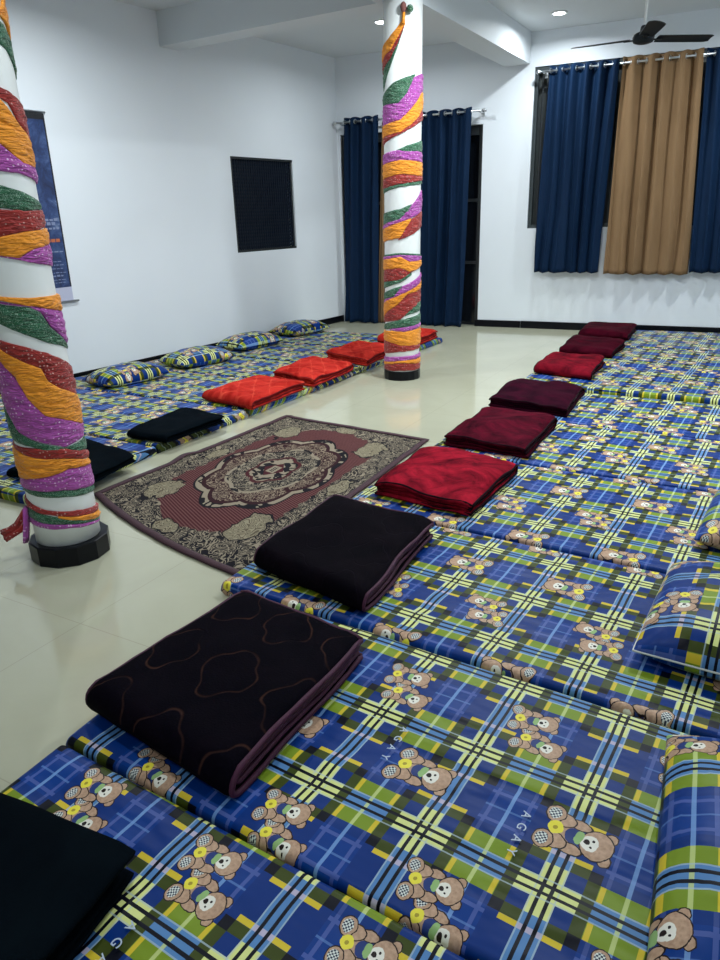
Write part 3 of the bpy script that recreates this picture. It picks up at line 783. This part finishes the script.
for i, (y1, y0, x1, x0, lb) in enumerate(Ls):
    mat([(xw(y0), y0), (xw(y1), y1), (x1, y1), (x0, y0)], lb, gL, (-4.2+.07*i, y0+.4), R(-2), -1 if i % 2 else 1, 20+i, nx=60, ny=30)

# ------------------------------------------------------------------ folded blankets
def blanket(quad, H, n_lay, m, hem, label, group, seed, fold='near', z0=.062, hem_r=.007, sag=.012, hem_top=True, crown=0., vx=0):
    """quad: near-left, far-left, far-right, near-right of the top face. Nested folds; `fold` is the closed side."""
    q = [Vector((*p, 0)) for p in quad]
    if fold == 'far': q = [q[2], q[3], q[0], q[1]]
    elif fold == 'left': q = [q[1], q[2], q[3], q[0]]
    elif fold == 'right': q = [q[3], q[0], q[1], q[2]]
    # t runs from the fold (0) to the open side (1); s across
    Ls = (q[3]-q[0]).length; Lt = (q[1]-q[0]).length
    tau = H/n_lay
    cen = sum(q, Vector())/4
    def W(s, tm, z, zrel):
        t = tm/Lt
        p = bil(q, s, t)
        k = zrel
        p = p + Vector((nz(p.x*3+seed, p.y*3, z*8), nz(p.x*3, p.y*3+seed, z*8+4), 0))*.020
        dz = sag*(nz(p.x*3.5+seed, p.y*3.5, seed)*1.3)*k + .45*sag*nz(p.x*10, p.y*10, seed+z*30)
        cx = abs(2*s-1); ct = abs(2*t-1)
        dz -= (.16*H)*(max(0, cx-.75)/.25)**2*k + (.10*H)*(max(0, ct-.8)/.2)**2*k - crown*(1-cx*cx)*(1-ct*ct)*k
        return Vector((p.x, p.y, z0 + z + dz))
    root = empty('folded_blanket', (cen.x, cen.y, z0), label, 'blanket', group)
    npair = n_lay//2
    hemlines = []
    for k in range(npair):
        # pair k: outermost is 0
        lo = tau*(k+.5); hi = H - tau*(k+.5); rad = (hi-lo)/2; inset = tau*k*1.0 + .004*k
        ext = -.012*k + .006*nz(k*3.3, seed)
        path = []
        endt = Lt + ext
        NP = 14
        for i in range(NP+1): path.append((endt + (rad+inset-endt)*i/NP, lo))
        for i in range(1, 9):
            a = -math.pi/2 - math.pi*i/9
            path.append((rad+inset + rad*math.cos(a), (lo+hi)/2 + rad*math.sin(a)))
        for i in range(NP+1): path.append((rad+inset + (endt+.004-rad-inset)*i/NP, hi))
        out = []; P = [Vector((a, b)) for a, b in path]
        nrm = []
        for i in range(len(P)):
            d = P[min(i+1, len(P)-1)] - P[max(i-1, 0)]; d.normalize(); nrm.append(Vector((-d.y, d.x)))
        hw = tau*.47
        side1 = [P[i] + nrm[i]*hw for i in range(len(P))]; side2 = [P[i] - nrm[i]*hw for i in range(len(P))]
        d0 = (P[0]-P[1]).normalized(); d1 = (P[-1]-P[-2]).normalized()
        cap0 = [P[0] + d0*hw*.8*math.sin(a) + nrm[0]*hw*math.cos(a)*1.0 for a in (math.pi*.75, math.pi*.5, math.pi*.25)]
        cap1 = [P[-1] + d1*hw*.8*math.sin(a) + nrm[-1]*hw*math.cos(a) for a in (math.pi*.25, math.pi*.5, math.pi*.75)]
        loop = side1 + cap1 + list(reversed(side2)) + cap0
        base = P + [P[-1]]*3 + list(reversed(P)) + [P[0]]*3
        sm = [0, .004, .012, .022] ; M = 16
        e = .010*k
        ss = [(e + x)/Ls for x in sm] + [(e+.022)/Ls + (1-2*(e+.022)/Ls)*i/M for i in range(1, M)] + [1-(e + x)/Ls for x in reversed(sm)]
        sc = [.25, .62, .90, 1] + [1]*(M-1) + [1, .90, .62, .25]
        vs = []; fs = []; uvs = []; K = len(loop); cum = 0
        for s, kk in zip(ss, sc):
            L = 0
            for i in range(K):
                v = base[i] + (loop[i]-base[i])*kk
                vs.append(W(s, v.x, v.y, max(0, min(1, v.y/H)))); uvs.append((s*Ls + seed*.13, v.x + (0 if v.y > H/2 else .37)))
        for i in range(len(ss)-1):
            for j in range(K):
                a = i*K+j; b = i*K+(j+1) % K; fs.append((a, b, b+K, a+K))
        st = len(vs)
        # end caps as strips between both sides
        nP = len(P)
        for off in (0, (len(ss)-1)*K):
            cap = []
            for i in range(nP-1):
                a, b = off+i, off+i+1; c_ = off + nP+3 + (nP-1-(i+1)); d_ = off + nP+3 + (nP-1-i)
                cap.append((a, b, c_, d_))
            fs.extend(cap if off == 0 else [tuple(reversed(c)) for c in cap])
            c0 = [off+K-3+i for i in range(3)]; c1 = [off+nP+i for i in range(3)]
            f0 = (off+nP+3+nP-1, c0[0], c0[1], c0[2], off); f1 = (off+nP-1, c1[0], c1[1], c1[2], off+nP+3)
            fs.append(f0); fs.append(f1)
        me = mesh('fold', vs, fs, uvs)
        bm = bmesh.new(); bm.from_mesh(me); bmesh.ops.recalc_face_normals(bm, faces=bm.faces); bm.to_mesh(me); bm.free()
        link('fold', me, m, root, smooth=True)
        if hem:
            for s in (e/Ls + .002, 1 - e/Ls - .002):
                hemlines.append([W(s, v.x, v.y, max(0, min(1, v.y/H))) for v in P])
            hemlines.append([W(e/Ls + (1-2*e/Ls)*i/16, P[-1].x, P[-1].y, 1) + Vector((0, 0, tau*.3)) for i in range(17)])
            hemlines.append([W(e/Ls + (1-2*e/Ls)*i/16, P[0].x, P[0].y, 0) for i in range(17)])
    for hl in hemlines:
        bm = bmesh.new()
        rr = [hem_r*(1+.25*nz(i*.8, seed)) for i in range(len(hl))]
        tube_bm(bm, hl, rr, 8)
        link('hem', bm_mesh('hem', bm), hem, root, smooth=True)
    return root

gb = 'blankets folded at the foot of the right-hand mattresses'; gs = 'scarlet blankets folded on the left-hand mattresses'; gk = 'plain black fleece blankets'
blanket([(-1.62, .16), (-1.59, .720), (-1.02, .765), (-.95, .12)], .10, 6, FLEECE, None,
        'plain black folded fleece at the bottom left corner, nearest the camera', gk, 11, 'left', sag=.010)
blanket([(-1.555, 1.10), (-1.50, 1.765), (-.97, 1.685), (-.962, 1.03)], .105, 4, V_DARK, HEM_P,
        'large dark brown plush blanket with tan cloud outlines and plum hem', gb, 1, 'near', hem_r=.0085, sag=.012)
blanket([(-1.655, 2.04), (-1.68, 2.72), (-1.125, 2.63), (-1.09, 1.925)], .10, 4, V_DARK2, HEM_P,
        'dark brown plush blanket with plum hem whose far corner overlaps the rug', gb, 2, 'near', hem_r=.0075, sag=.014)
blanket([(-1.59, 2.97), (-1.61, 3.68), (-1.04, 3.575), (-1.055, 2.925)], .085, 4, V_RED, HEM_D,
        'bright crimson plush blanket folded beside the rug, with dark hem', gb, 3, 'far', hem_r=.006, sag=.018, crown=.012)
blanket([(-1.59, 3.90), (-1.60, 4.62), (-1.085, 4.53), (-1.065, 3.81)], .085, 4, V_MAR, HEM_D,
        'maroon plush blanket between the crimson one and a darker one', gb, 4, 'far', hem_r=.006, sag=.018, crown=.008)
blanket([(-1.65, 4.87), (-1.675, 5.60), (-1.11, 5.50), (-1.08, 4.78)], .08, 4, V_MAR2, HEM_D,
        'very dark maroon blanket on the last mattress before the gap', gb, 5, 'far', hem_r=.006, sag=.02, crown=.006)
blanket([(-1.67, 6.10), (-1.70, 6.80), (-1.20, 6.72), (-1.18, 5.98)], .085, 4, V_RED2, HEM_D,
        'small red blanket just beyond the gap in the right-hand row', gb, 6, 'near', hem_r=.006, sag=.014, crown=.01)
blanket([(-1.68, 7.02), (-1.745, 7.78), (-1.19, 7.66), (-1.185, 6.97)], .085, 4, V_FAR, HEM_D,
        'maroon blanket second from the window wall, behind the small red one', gb, 7, 'near', hem_r=.006, sag=.014)
blanket([(-1.75, 8.10), (-1.79, 8.78), (-1.24, 8.74), (-1.22, 8.02)], .085, 4, V_FAR, HEM_D,
        'dark maroon blanket furthest away, right against the window wall skirting', gb, 8, 'near', hem_r=.006, sag=.016)
blanket([(-3.60, 2.33), (-3.72, 2.95), (-3.14, 2.85), (-3.06, 2.42)], .055, 4, FLEECE, None,
        'plain black folded fleece half hidden behind the near pillar', gk, 12, 'near', sag=.012)
blanket([(-3.54, 3.17), (-3.64, 3.82), (-3.19, 3.75), (-3.21, 3.20)], .06, 4, FLEECE, None,
        'plain black folded fleece on the left-hand row between near pillar and scarlet blankets', gk, 13, 'near', sag=.014)
blanket([(-3.75, 4.20), (-3.75, 4.85), (-3.20, 4.79), (-3.20, 4.08)], .085, 4, V_SCAR, HEM_R,
        'scarlet plush blanket nearest the rug, with a pale diamond pattern', gs, 14, 'near', hem_r=.005, sag=.014, crown=.01)
blanket([(-3.72, 5.08), (-3.77, 5.78), (-3.20, 5.62), (-3.18, 4.90)], .085, 4, V_SCAR, HEM_R,
        'second scarlet blanket from the rug, its hemmed edge towards the camera', gs, 15, 'far', hem_r=.005, sag=.016)
blanket([(-3.74, 6.05), (-3.79, 6.76), (-3.22, 6.62), (-3.18, 5.84)], .085, 4, V_SCAR, HEM_R,
        'third scarlet blanket, partly hidden by the left side of the far pillar', gs, 16, 'far', hem_r=.005, sag=.016)
blanket([(-3.70, 7.02), (-3.74, 7.72), (-3.20, 7.56), (-3.17, 6.93)], .10, 4, V_SCAR, HEM_R,
        'furthest scarlet blanket, showing to the right of the far pillar', gs, 17, 'near', hem_r=.005, sag=.016)

# ------------------------------------------------------------------ pillows
def pillow(cx, cy, L, Wd, H, rot, label, group, seed, z0=.058, piping=True, ox=0, oy=0, flat=.45, uvrot=0):
    N = 26; ca, sa = math.cos(rot), math.sin(rot)
    root = empty('pillow', (cx, cy, z0), label, 'pillow', group)
    vs = []; fs = []; uvs = []
    def P(u, v, side):
        fu = max(0, 1-abs(u)**2.6); fv = max(0, 1-abs(v)**2.6)
        th = H*(fu**flat)*(fv**flat)
        pin = 1 - .07*(abs(u)**3)*(1-abs(v)**2); pin2 = 1 - .09*(abs(v)**3)*(1-abs(u)**2)
        x = u*L/2*pin2; y = v*Wd/2*pin
        wr = .010*nz(u*3+seed, v*3, seed)*(fu*fv)**.5 + .006*nz(u*9, v*5, seed+3)*(fu*fv)**.3
        zc = .32*H
        z = zc + (th*.68+wr if side > 0 else -min(th*.5, zc-.002))
        return Vector((cx + x*ca - y*sa, cy + x*sa + y*ca, z0 + z)), ((x*math.cos(uvrot)-y*math.sin(uvrot))/.298+ox, (x*math.sin(uvrot)+y*math.cos(uvrot))/.315+oy)
    par = [math.sin(math.pi/2*(2*i/N-1)) for i in range(N+1)]
    for side in (1, -1):
        st = len(vs)
        for u in par:
            for v in par:
                p, t = P(u, v, side); vs.append(p); uvs.append(t if side > 0 else (t[0]+.2, t[1]))
        for i in range(N):
            for j in range(N):
                a = st+i*(N+1)+j; f = (a, a+N+1, a+N+2, a+1); fs.append(f if side > 0 else tuple(reversed(f)))
    me = mesh('cushion', vs, fs, uvs)
    bm = bmesh.new(); bm.from_mesh(me); bmesh.ops.remove_doubles(bm, verts=bm.verts, dist=.0008); bm.to_mesh(me); bm.free()
    link('pillowcase', me, PLAID, root, smooth=True)
    if piping:
        ring = []
        K = 30
        for a, b in (((-1, -1), (1, -1)), ((1, -1), (1, 1)), ((1, 1), (-1, 1)), ((-1, 1), (-1, -1))):
            for i in range(K):
                f = i/K; u = a[0]+(b[0]-a[0])*f; v = a[1]+(b[1]-a[1])*f; ring.append(P(u, v, 1)[0])
        tube('piping', ring, .0035, PIPING, root, n=6, closed=True)
    return root
gp = 'plaid pillows along the right-hand mattresses'; gq = 'plaid pillows against the left wall'
pillow(.175, 1.33, .42, .74, .17, R(4), 'plaid pillow at the bottom right corner, nearest the camera', gp, 1, ox=1.0, oy=-.55, piping=False)
pillow(.065, 2.36, .50, .66, .17, R(-3), 'plump blue plaid pillow with white piping at the right edge, second nearest', gp, 2, ox=1.25, oy=-.9, uvrot=R(90))
pillow(.135, 3.28, .46, .62, .15, R(-4), 'plaid pillow peeking in at the right edge beyond the plump blue one', gp, 3, ox=.1, oy=.4, piping=False)
for cx, cy, rz, lb, sd in ((-4.90, 4.50, R(82), 'plaid pillow of the left row nearest the near pillar', 4),
                           (-4.86, 5.40, R(76), 'plaid pillow second nearest the near pillar against the left wall', 5),
                           (-4.93, 6.36, R(80), 'plaid pillow third from the near pillar against the left wall', 6),
                           (-4.93, 7.36, R(80), 'furthest plaid pillow, in the corner by the door curtain', 7)):
    pillow(cx, cy, .64, .42, .15, rz, lb, gq, sd, piping=False, ox=.3*sd, oy=.17*sd, uvrot=R(90))

# ------------------------------------------------------------------ rug
def rug():
    q = [Vector((-3.045, 2.46, 0)), Vector((-2.985, 4.22, 0)), Vector((-1.80, 4.10, 0)), Vector((-1.735, 2.055, 0))]
    NX, NY = 70, 90; vs = []; fs = []; uvs = []
    for lay in (1, 0):
        for i in range(NX+1):
            for j in range(NY+1):
                s, t = i/NX, j/NY
                p = bil(q, s, t)
                if t < .2: p = p + Vector((0, -.055*math.sin(math.pi*s)*(1-t/.2)*1.0, 0))
                ed = min(s, 1-s, t, 1-t)
                p = p + Vector((.007*nz(t*14, 1.7), .006*nz(s*9, 5.1), 0))*(1 if ed < .02 else 0)
                rum = .016*math.exp(-((s*1.25/.05)**2))*max(0, math.sin((t-.32)*22))*math.exp(-((t-.40)/.09)**2)
                z = .003 + .004*lay + .0018*nz(p.x*5, p.y*5) + rum
                if s < .04: z += .004
                vs.append(Vector((p.x, p.y, max(.001, z if lay else z*.4)))); uvs.append(((t-.5)*1.86, (s-.5)*1.24))
    n = (NX+1)*(NY+1)
    for i in range(NX):
        for j in range(NY):
            a = i*(NY+1)+j; f = (a, a+NY+1, a+NY+2, a+1); fs.append(f); fs.append(tuple(x+n for x in reversed(f)))
    per = [i*(NY+1) for i in range(NX+1)] + [NX*(NY+1)+j for j in range(1, NY+1)] + [i*(NY+1)+NY for i in range(NX-1, -1, -1)] + [j for j in range(NY-1, 0, -1)]
    for a, b in zip(per, per[1:]+per[:1]): fs.append((b, a, a+n, b+n))
    root = empty('rug', (-2.39, 3.2, 0), 'dark woven rug with a maroon field, beige scrollwork and oval medallion', 'rug')
    link('pile', mesh('pile', vs, fs, uvs), RUG, root, smooth=True)
    bnd = [vs[k] + Vector((0, 0, .001)) for k in per]
    bm = bmesh.new(); N = len(bnd)
    rows = []
    for k in range(N):
        p = bnd[k]; t = (bnd[(k+1) % N]-bnd[k-1]); t.z = 0; t.normalize(); o = Vector((t.y, -t.x, 0))
        rows.append([bm.verts.new(p + v) for v in (o*.014+Vector((0,0,-.003)), o*.016+Vector((0,0,.004)), -o*.010+Vector((0,0,.006)), -o*.028+Vector((0,0,.002)), -o*.02+Vector((0,0,-.002)))])
    for k in range(N):
        for i in range(5): bm.faces.new((rows[k][i], rows[k][(i+1) % 5], rows[(k+1) % N][(i+1) % 5], rows[(k+1) % N][i]))
    link('binding', bm_mesh('binding', bm), plain('maroon_rug_binding', (.040, .010, .018), .8, bump=.4, bscale=150), root, smooth=True, label='dark maroon bound edge')
rug()

# ------------------------------------------------------------------ curtains
def curtain(t0, t1, b0, b1, zt, zb, m, label, group, folds, seed, amp=.046, y0=-.12, rod_z=None, name='curtain', ycent=None):
    NX = folds*12; NZ = 46
    root = empty(name, FB @ Vector(((b0+b1)/2, y0, zb)), label, 'curtain', group)
    vs = []; fs = []; uvs = []
    for lay in (0, 1):
        for j in range(NZ+1):
            f = j/NZ; z = zb + (zt-zb)*f
            for i in range(NX+1):
                u = i/NX
                uu = u + .05*nz(u*3, f*1.2, seed)*(1-f)*min(1, 6*u, 6*(1-u))
                g = f**1.15 if f > 0 else 0
                x = (b0 + (b1-b0)*uu)*(1-g) + (t0 + (t1-t0)*u)*g
                ph = 2*math.pi*folds*u + 2.2*nz(u*2.5, f*1.2, seed+2)*(1-f)**.7 + 1.0*nz(u*4, 0, seed+8)
                am = amp*(1 + 1.3*nz(u*4, f*1.3, seed+4)*(1-f*.6))*(.75+.25*f)
                y = y0 + am*math.sin(ph) + .020*nz(u*9, f*2.2, seed+6)*(1-f) + .010*(1-f)*math.sin(2*ph+seed)
                x += .010*math.sin(2*ph)*(1-f)
                zz = z + (.010*math.sin(ph+1)*f**8) + (.006*math.sin(ph)*(1-f)**6)
                vs.append(FB @ Vector((x, y + .003*lay, zz))); uvs.append((u*folds*.18, z))
    n = (NX+1)*(NZ+1)
    for j in range(NZ):
        for i in range(NX):
            a = j*(NX+1)+i; f_ = (a, a+1, a+NX+2, a+NX+1); fs.append(f_); fs.append(tuple(x+n for x in reversed(f_)))
    per = list(range(NX+1)) + [j*(NX+1)+NX for j in range(1, NZ+1)] + [NZ*(NX+1)+i for i in range(NX-1, -1, -1)] + [j*(NX+1) for j in range(NZ-1, 0, -1)]
    for a, b in zip(per, per[1:]+per[:1]): fs.append((b, a, a+n, b+n))
    link('cloth', mesh('cloth', vs, fs, uvs), m, root, smooth=True)
    if rod_z:
        for k in range(folds*2):
            u = k/(2*folds)
            if u <= 0.001: u = .02
            x = t0 + (t1-t0)*u
            sl = 1 if k % 2 == 0 else -1
            M = FB @ Matrix.Translation((x, y0, rod_z)) @ Matrix.Rotation(R(90 - 22*sl), 4, 'Z') @ Matrix.Rotation(R(90), 4, 'X')
            bm = bmesh.new()
            pts = [M @ Vector((.024*math.cos(a), .024*math.sin(a), 0)) for a in [2*math.pi*i/20 for i in range(20)]]
            tube_bm(bm, pts, .0045, 6, closed=True)
            link('eyelet', bm_mesh('eyelet', bm), STEEL, root, smooth=True)
    return root
gc = 'navy eyelet curtains at the door'; gw = 'navy eyelet curtains at the window'
curtain(.165, .635, .075, .585, 2.535, .012, CUR_B, 'navy curtain left of the door, hanging in the corner by the left wall', gc, 3, 1, rod_z=2.49)
curtain(1.02, 1.83, 1.02, 1.765, 2.530, .006, CUR_B, 'navy door curtain just right of the far pillar', gc, 5, 2, rod_z=2.49)
curtain(.655, .715, .55, .70, 2.46, .010, CUR_T, 'narrow tan curtain strip gathered beside the far pillar', None, 2, 3, amp=.010, y0=-.045, rod_z=None)
curtain(2.705, 3.435, 2.655, 3.385, 2.865, .685, CUR_B, 'navy window curtain left of the tan one', gw, 5, 4, rod_z=2.82)
curtain(3.468, 4.245, 3.455, 4.345, 2.875, .672, CUR_T, 'wide tan velvet curtain in the middle of the window', None, 5, 5, amp=.045, rod_z=2.82)
curtain(4.272, 5.02, 4.365, 5.10, 2.870, .692, CUR_B, 'navy window curtain at the right edge beside the tan one', gw, 5, 6, rod_z=2.82)
def rod(x0, x1, z, label, y=-.12, brackets=()):
    r = empty('curtain_rod', FB @ Vector(((x0+x1)/2, y, z)), label, 'curtain rod', 'steel curtain rods')
    tube('pole', [FB @ Vector((x0, y, z)), FB @ Vector((x1, y, z))], .0115, STEEL, r, n=12)
    for x, s in ((x0, -1), (x1, 1)):
        M = FB @ Matrix.Translation((x, y, z)) @ Matrix.Rotation(R(90*s), 4, 'Y')
        bm = bmesh.new(); lathe_bm(bm, [(.012, 0), (.016, .004), (.016, .012), (.022, .020), (.024, .032), (.018, .044), (.006, .050)], (0, 0, 0), 16, M=M)
        link('finial', bm_mesh('finial', bm), STEEL, r, smooth=True)
    for x in brackets:
        bm = bmesh.new(); box_bm(bm, (x-.010, y+.010, z-.022), (x+.010, -.004, z-.010), FB); box_bm(bm, (x-.018, -.006, z-.05), (x+.018, 0, z+.03), FB); box_bm(bm, (x-.010, y-.012, z-.024), (x+.010, y+.016, z-.011), FB)
        link('bracket', bm_mesh('bracket', bm), STEEL, r)
rod(.055, 1.955, 2.49, 'steel curtain rod above the dark doorway', brackets=(.10, 1.93))
rod(2.61, 5.20, 2.82, 'steel curtain rod across the window', brackets=(2.65, 4.255, 5.15))

# ------------------------------------------------------------------ ceiling fan
def fan():
    h = Vector((-1.215, 7.20, 2.725))
    r = empty('ceiling_fan', (h.x, h.y, CEIL_Z), 'black three-blade ceiling fan on a white rod near the window', 'ceiling fan')
    lathe('canopy', [(.02, 0), (.045, .01), (.055, .05), (.055, .068)], (h.x, h.y, CEIL_Z-.07), WHITE, r)
    tube('downrod', [h + Vector((0, 0, .07)), Vector((h.x, h.y, CEIL_Z-.04))], .011, WHITE, r)
    lathe('motor', [(.015, -.052), (.050, -.050), (.078, -.040), (.086, -.022), (.088, .0), (.080, .018), (.060, .030), (.035, .038), (.028, .075), (.018, .085)], h, FANM, r, n=40)
    for a in (178, 33, -72):
        a = R(a); ca, sa = math.cos(a), math.sin(a)
        def B(x, y, z): return h + Vector((x*ca - y*sa, x*sa + y*ca, z))
        bm = bmesh.new()
        n = 16; top = []; bot = []
        for i in range(n+1):
            f = i/n; x = .115 + .475*f; w = .052 + .016*f - (.02*max(0, (f-.93)/.07)); tw = -math.tan(R(15 - 6*f))
            rowt = []; rowb = []
            for k in range(7):
                y = (k/6*2-1)*w + .008*f; z = -.014 + y*tw + .006*(1-(y/w)**2)
                rowt.append(bm.verts.new(B(x, y, z+.0022))); rowb.append(bm.verts.new(B(x, y, z-.0022)))
            top.append(rowt); bot.append(rowb)
        for i in range(n):
            for k in range(6):
                bm.faces.new((top[i][k], top[i+1][k], top[i+1][k+1], top[i][k+1])); bm.faces.new((bot[i][k], bot[i][k+1], bot[i+1][k+1], bot[i+1][k]))
            for k in (0, 6): bm.faces.new((top[i][k], bot[i][k], bot[i+1][k], top[i+1][k]))
        for i in (0, n):
            for k in range(6): bm.faces.new((top[i][k], top[i][k+1], bot[i][k+1], bot[i][k]))
        bl = link('blade', bm_mesh('blade', bm), FANM, r, smooth=False)
        bm = bmesh.new(); box_bm(bm, (-.0, -.018, -.022), (.10, .018, -.016), Matrix.Translation(h) @ Matrix.Rotation(a, 4, 'Z') @ Matrix.Translation((.06, 0, 0)))
        link('blade_arm', bm_mesh('blade_arm', bm), FANM, bl)
fan()

# ------------------------------------------------------------------ poster on the left wall
def poster():
    r = empty('wall_poster', FL @ Vector((-4.7, -.01, .72)), 'dark blue hanging poster partly hidden behind the near pillar', 'poster')
    m, t, b = material('dark_blue_poster_print')
    tc = t.node('ShaderNodeTexCoord').outputs['Object']
    n = t.noise(tc, 7, 5, .7, .6)
    t.put(b.inputs['Base Color'], t.ramp(n, [(.30, (.006, .012, .045)), (.50, (.018, .040, .13)), (.62, (.05, .09, .22)), (.75, (.22, .27, .38))]))
    b.inputs['Roughness'].default_value = .3
    x0, x1 = -5.15, -4.245
    box('printed_sheet', (x0, -.010, .86), (x1, -.006, 2.262), m, r, M=FL)
    box('lower_margin', (x0, -.010, .745), (x1, -.006, .86), plain('pale_lilac_paper', (.46, .48, .62), .5), r, M=FL, label='blank pale strip along the bottom')
    box('edge_strip', (x1-.012, -.0125, .862), (x1, -.0105, 2.26), BLACKM, r, M=FL)
    box('header_strip', (x0, -.0125, 2.215), (x1-.013, -.0105, 2.262), BLACKM, r, M=FL)
    tube('hanging_rod', [FL @ Vector((x0-.03, -.010, 2.272)), FL @ Vector((x1+.015, -.010, 2.272))], .009, STEEL, r)
    tube('hanging_rod', [FL @ Vector((x0-.03, -.014, .735)), FL @ Vector((x1+.05, -.014, .735))], .010, STEEL, r)
    pw = plain('white_print', (.20, .24, .38), .5); po = plain('orange_print', (.45, .12, .05), .5)
    random.seed(3)
    bm = bmesh.new()
    for z, hh, x in ((1.42, .022, -4.62), (1.385, .026, -4.60), (1.35, .02, -4.62), (1.16, .012, -4.55), (1.08, .008, -4.66), (1.05, .008, -4.62), (1.02, .008, -4.66), (.985, .008, -4.6), (.955, .018, -4.52), (.925, .007, -4.62), (.90, .007, -4.64)):
        while x < -4.30:
            w = random.uniform(.012, .045); box_bm(bm, (x, -.0122, z), (min(x+w, -4.275), -.0104, z+hh*random.uniform(.6, 1)), FL); x += w+.010
    link('small_print', bm_mesh('small_print', bm), pw, r, label='blurred rows of pale lettering')
    bm = bmesh.new(); x = -4.55
    while x < -4.31:
        w = random.uniform(.02, .04); box_bm(bm, (x, -.0122, 1.245), (x+w, -.0104, 1.272), FL); x += w+.008
    link('orange_print', bm_mesh('orange_print', bm), po, r, label='short line of orange lettering')
poster()

# ------------------------------------------------------------------ printed letters beside the single bears (nearest mattresses)
def letters(parent, pts, ang, size=.030):
    for ch, (x, y) in pts:
        cu = bpy.data.curves.new('printed_letter', 'FONT'); cu.body = ch; cu.size = size; cu.extrude = .0006
        cu.align_x = 'CENTER'; cu.align_y = 'CENTER'
        cu.materials.append(PRINTW)
        tmp = bpy.data.objects.new('tmp', cu); me = bpy.data.meshes.new_from_object(tmp); bpy.data.objects.remove(tmp); bpy.data.curves.remove(cu)
        o = bpy.data.objects.new('printed_letter', me); C.objects.link(o)
        o.location = (x, y, .0655); o.rotation_euler = (0, 0, ang)
        o.parent = parent; o.matrix_parent_inverse = parent_world(parent).inverted()
PRINTW = plain('pale_print_ink', (.42, .50, .62), .5)
def word(parent, s, x, y, ang, dx, dy):
    letters(parent, [(c, (x+dx*i, y+dy*i)) for i, c in enumerate(s)], ang)

for (s0, x, y) in (('AGAY', -.317, 1.310), ('AGAY', -.700, 1.446)): word(MATS[1], s0, x, y, R(-94), 0, -.0385)
word(MATS[0], 'AGAY', -.938, .668, R(-94), 0, -.0385)

# ------------------------------------------------------------------ recessed ceiling lights
def downlight(x, y, label, power, sz=.11):
    r = empty('downlight', (x, y, CEIL_Z), label, 'ceiling light', 'round recessed ceiling lights')
    bm = bmesh.new(); lathe_bm(bm, [(.062, -.001), (.082, -.001), (.085, -.005), (.083, -.009), (.064, -.010), (.060, -.006)], (x, y, CEIL_Z), 32)
    link('trim_ring', bm_mesh('trim_ring', bm), WHITE, r, smooth=True)
    bm = bmesh.new(); lathe_bm(bm, [(.001, -.0125), (.040, -.0122), (.059, -.0105), (.059, -.0102)], (x, y, CEIL_Z), 24)
    link('diffuser', bm_mesh('diffuser', bm), LENS, r, smooth=True)
    la = bpy.data.lights.new('lamp', 'AREA'); la.shape = 'DISK'; la.size = sz; la.energy = power; la.color = LCOL; la.spread = R(165)
    o = bpy.data.objects.new('lamp', la); C.objects.link(o); o.location = (x, y, CEIL_Z-.016)
    o.parent = r; o.matrix_parent_inverse = parent_world(r).inverted()
LCOL = (.90, .97, 1.0)
LENS = plain('lit_diffuser', (.9, .9, .9), .5, emit=((.92, .98, 1.0), 12))
PW = 52
for x, y, k, lb in ((-2.23, 8.30, .50, 'lit round downlight on the ceiling left of the fan'),
              (-.25, 7.9, .75, 'lit round downlight near the window wall beyond the right edge'),
              (-1.7, 5.2, 1.25, 'lit round downlight over the rug side of the right-hand mattresses'),
              (-.2, 4.4, 1.1, 'lit round downlight over the right-hand mattresses, mid room'),
              (-1.5, 1.6, .38, 'lit round downlight over the near mattresses'),
              (-.3, -.8, .42, 'lit round downlight behind the camera'),
              (-3.85, 7.55, .50, 'lit round downlight hidden by the far pillar'),
              (-4.2, 4.0, 1.0, 'lit round downlight over the left-hand row')):
    downlight(x, y, lb, PW*k)
wd = bpy.data.worlds.new('World'); bpy.context.scene.world = wd; wd.use_nodes = True
wd.node_tree.nodes['Background'].inputs[0].default_value = (.02, .03, .05, 1); wd.node_tree.nodes['Background'].inputs[1].default_value = .3

# ------------------------------------------------------------------ camera
def camera():
    f, pitch, roll, yaw = 714.231, .356011, -.029447, -.513748
    fw = Vector((math.sin(yaw)*math.cos(pitch), math.cos(yaw)*math.cos(pitch), -math.sin(pitch)))
    r = Vector((math.cos(yaw), -math.sin(yaw), 0)); u = r.cross(fw)
    r2 = r*math.cos(roll) + u*math.sin(roll); u2 = -r*math.sin(roll) + u*math.cos(roll)
    cam = bpy.data.cameras.new('camera'); o = bpy.data.objects.new('camera', cam); C.objects.link(o)
    M = Matrix((r2, u2, -fw)).transposed().to_4x4(); M.translation = Vector((0, 0, 1.4)); o.matrix_world = M
    cam.sensor_fit = 'VERTICAL'; cam.sensor_height = 36; cam.lens = 36*f/960; cam.clip_start = .02
    bpy.context.scene.camera = o
camera()
vs_ = bpy.context.scene.view_settings
bpy.context.scene.display_settings.display_device = 'sRGB'
vs_.view_transform = 'Standard'; vs_.look = 'None'; vs_.gamma = 1; vs_.use_curve_mapping = False; vs_.exposure = 0
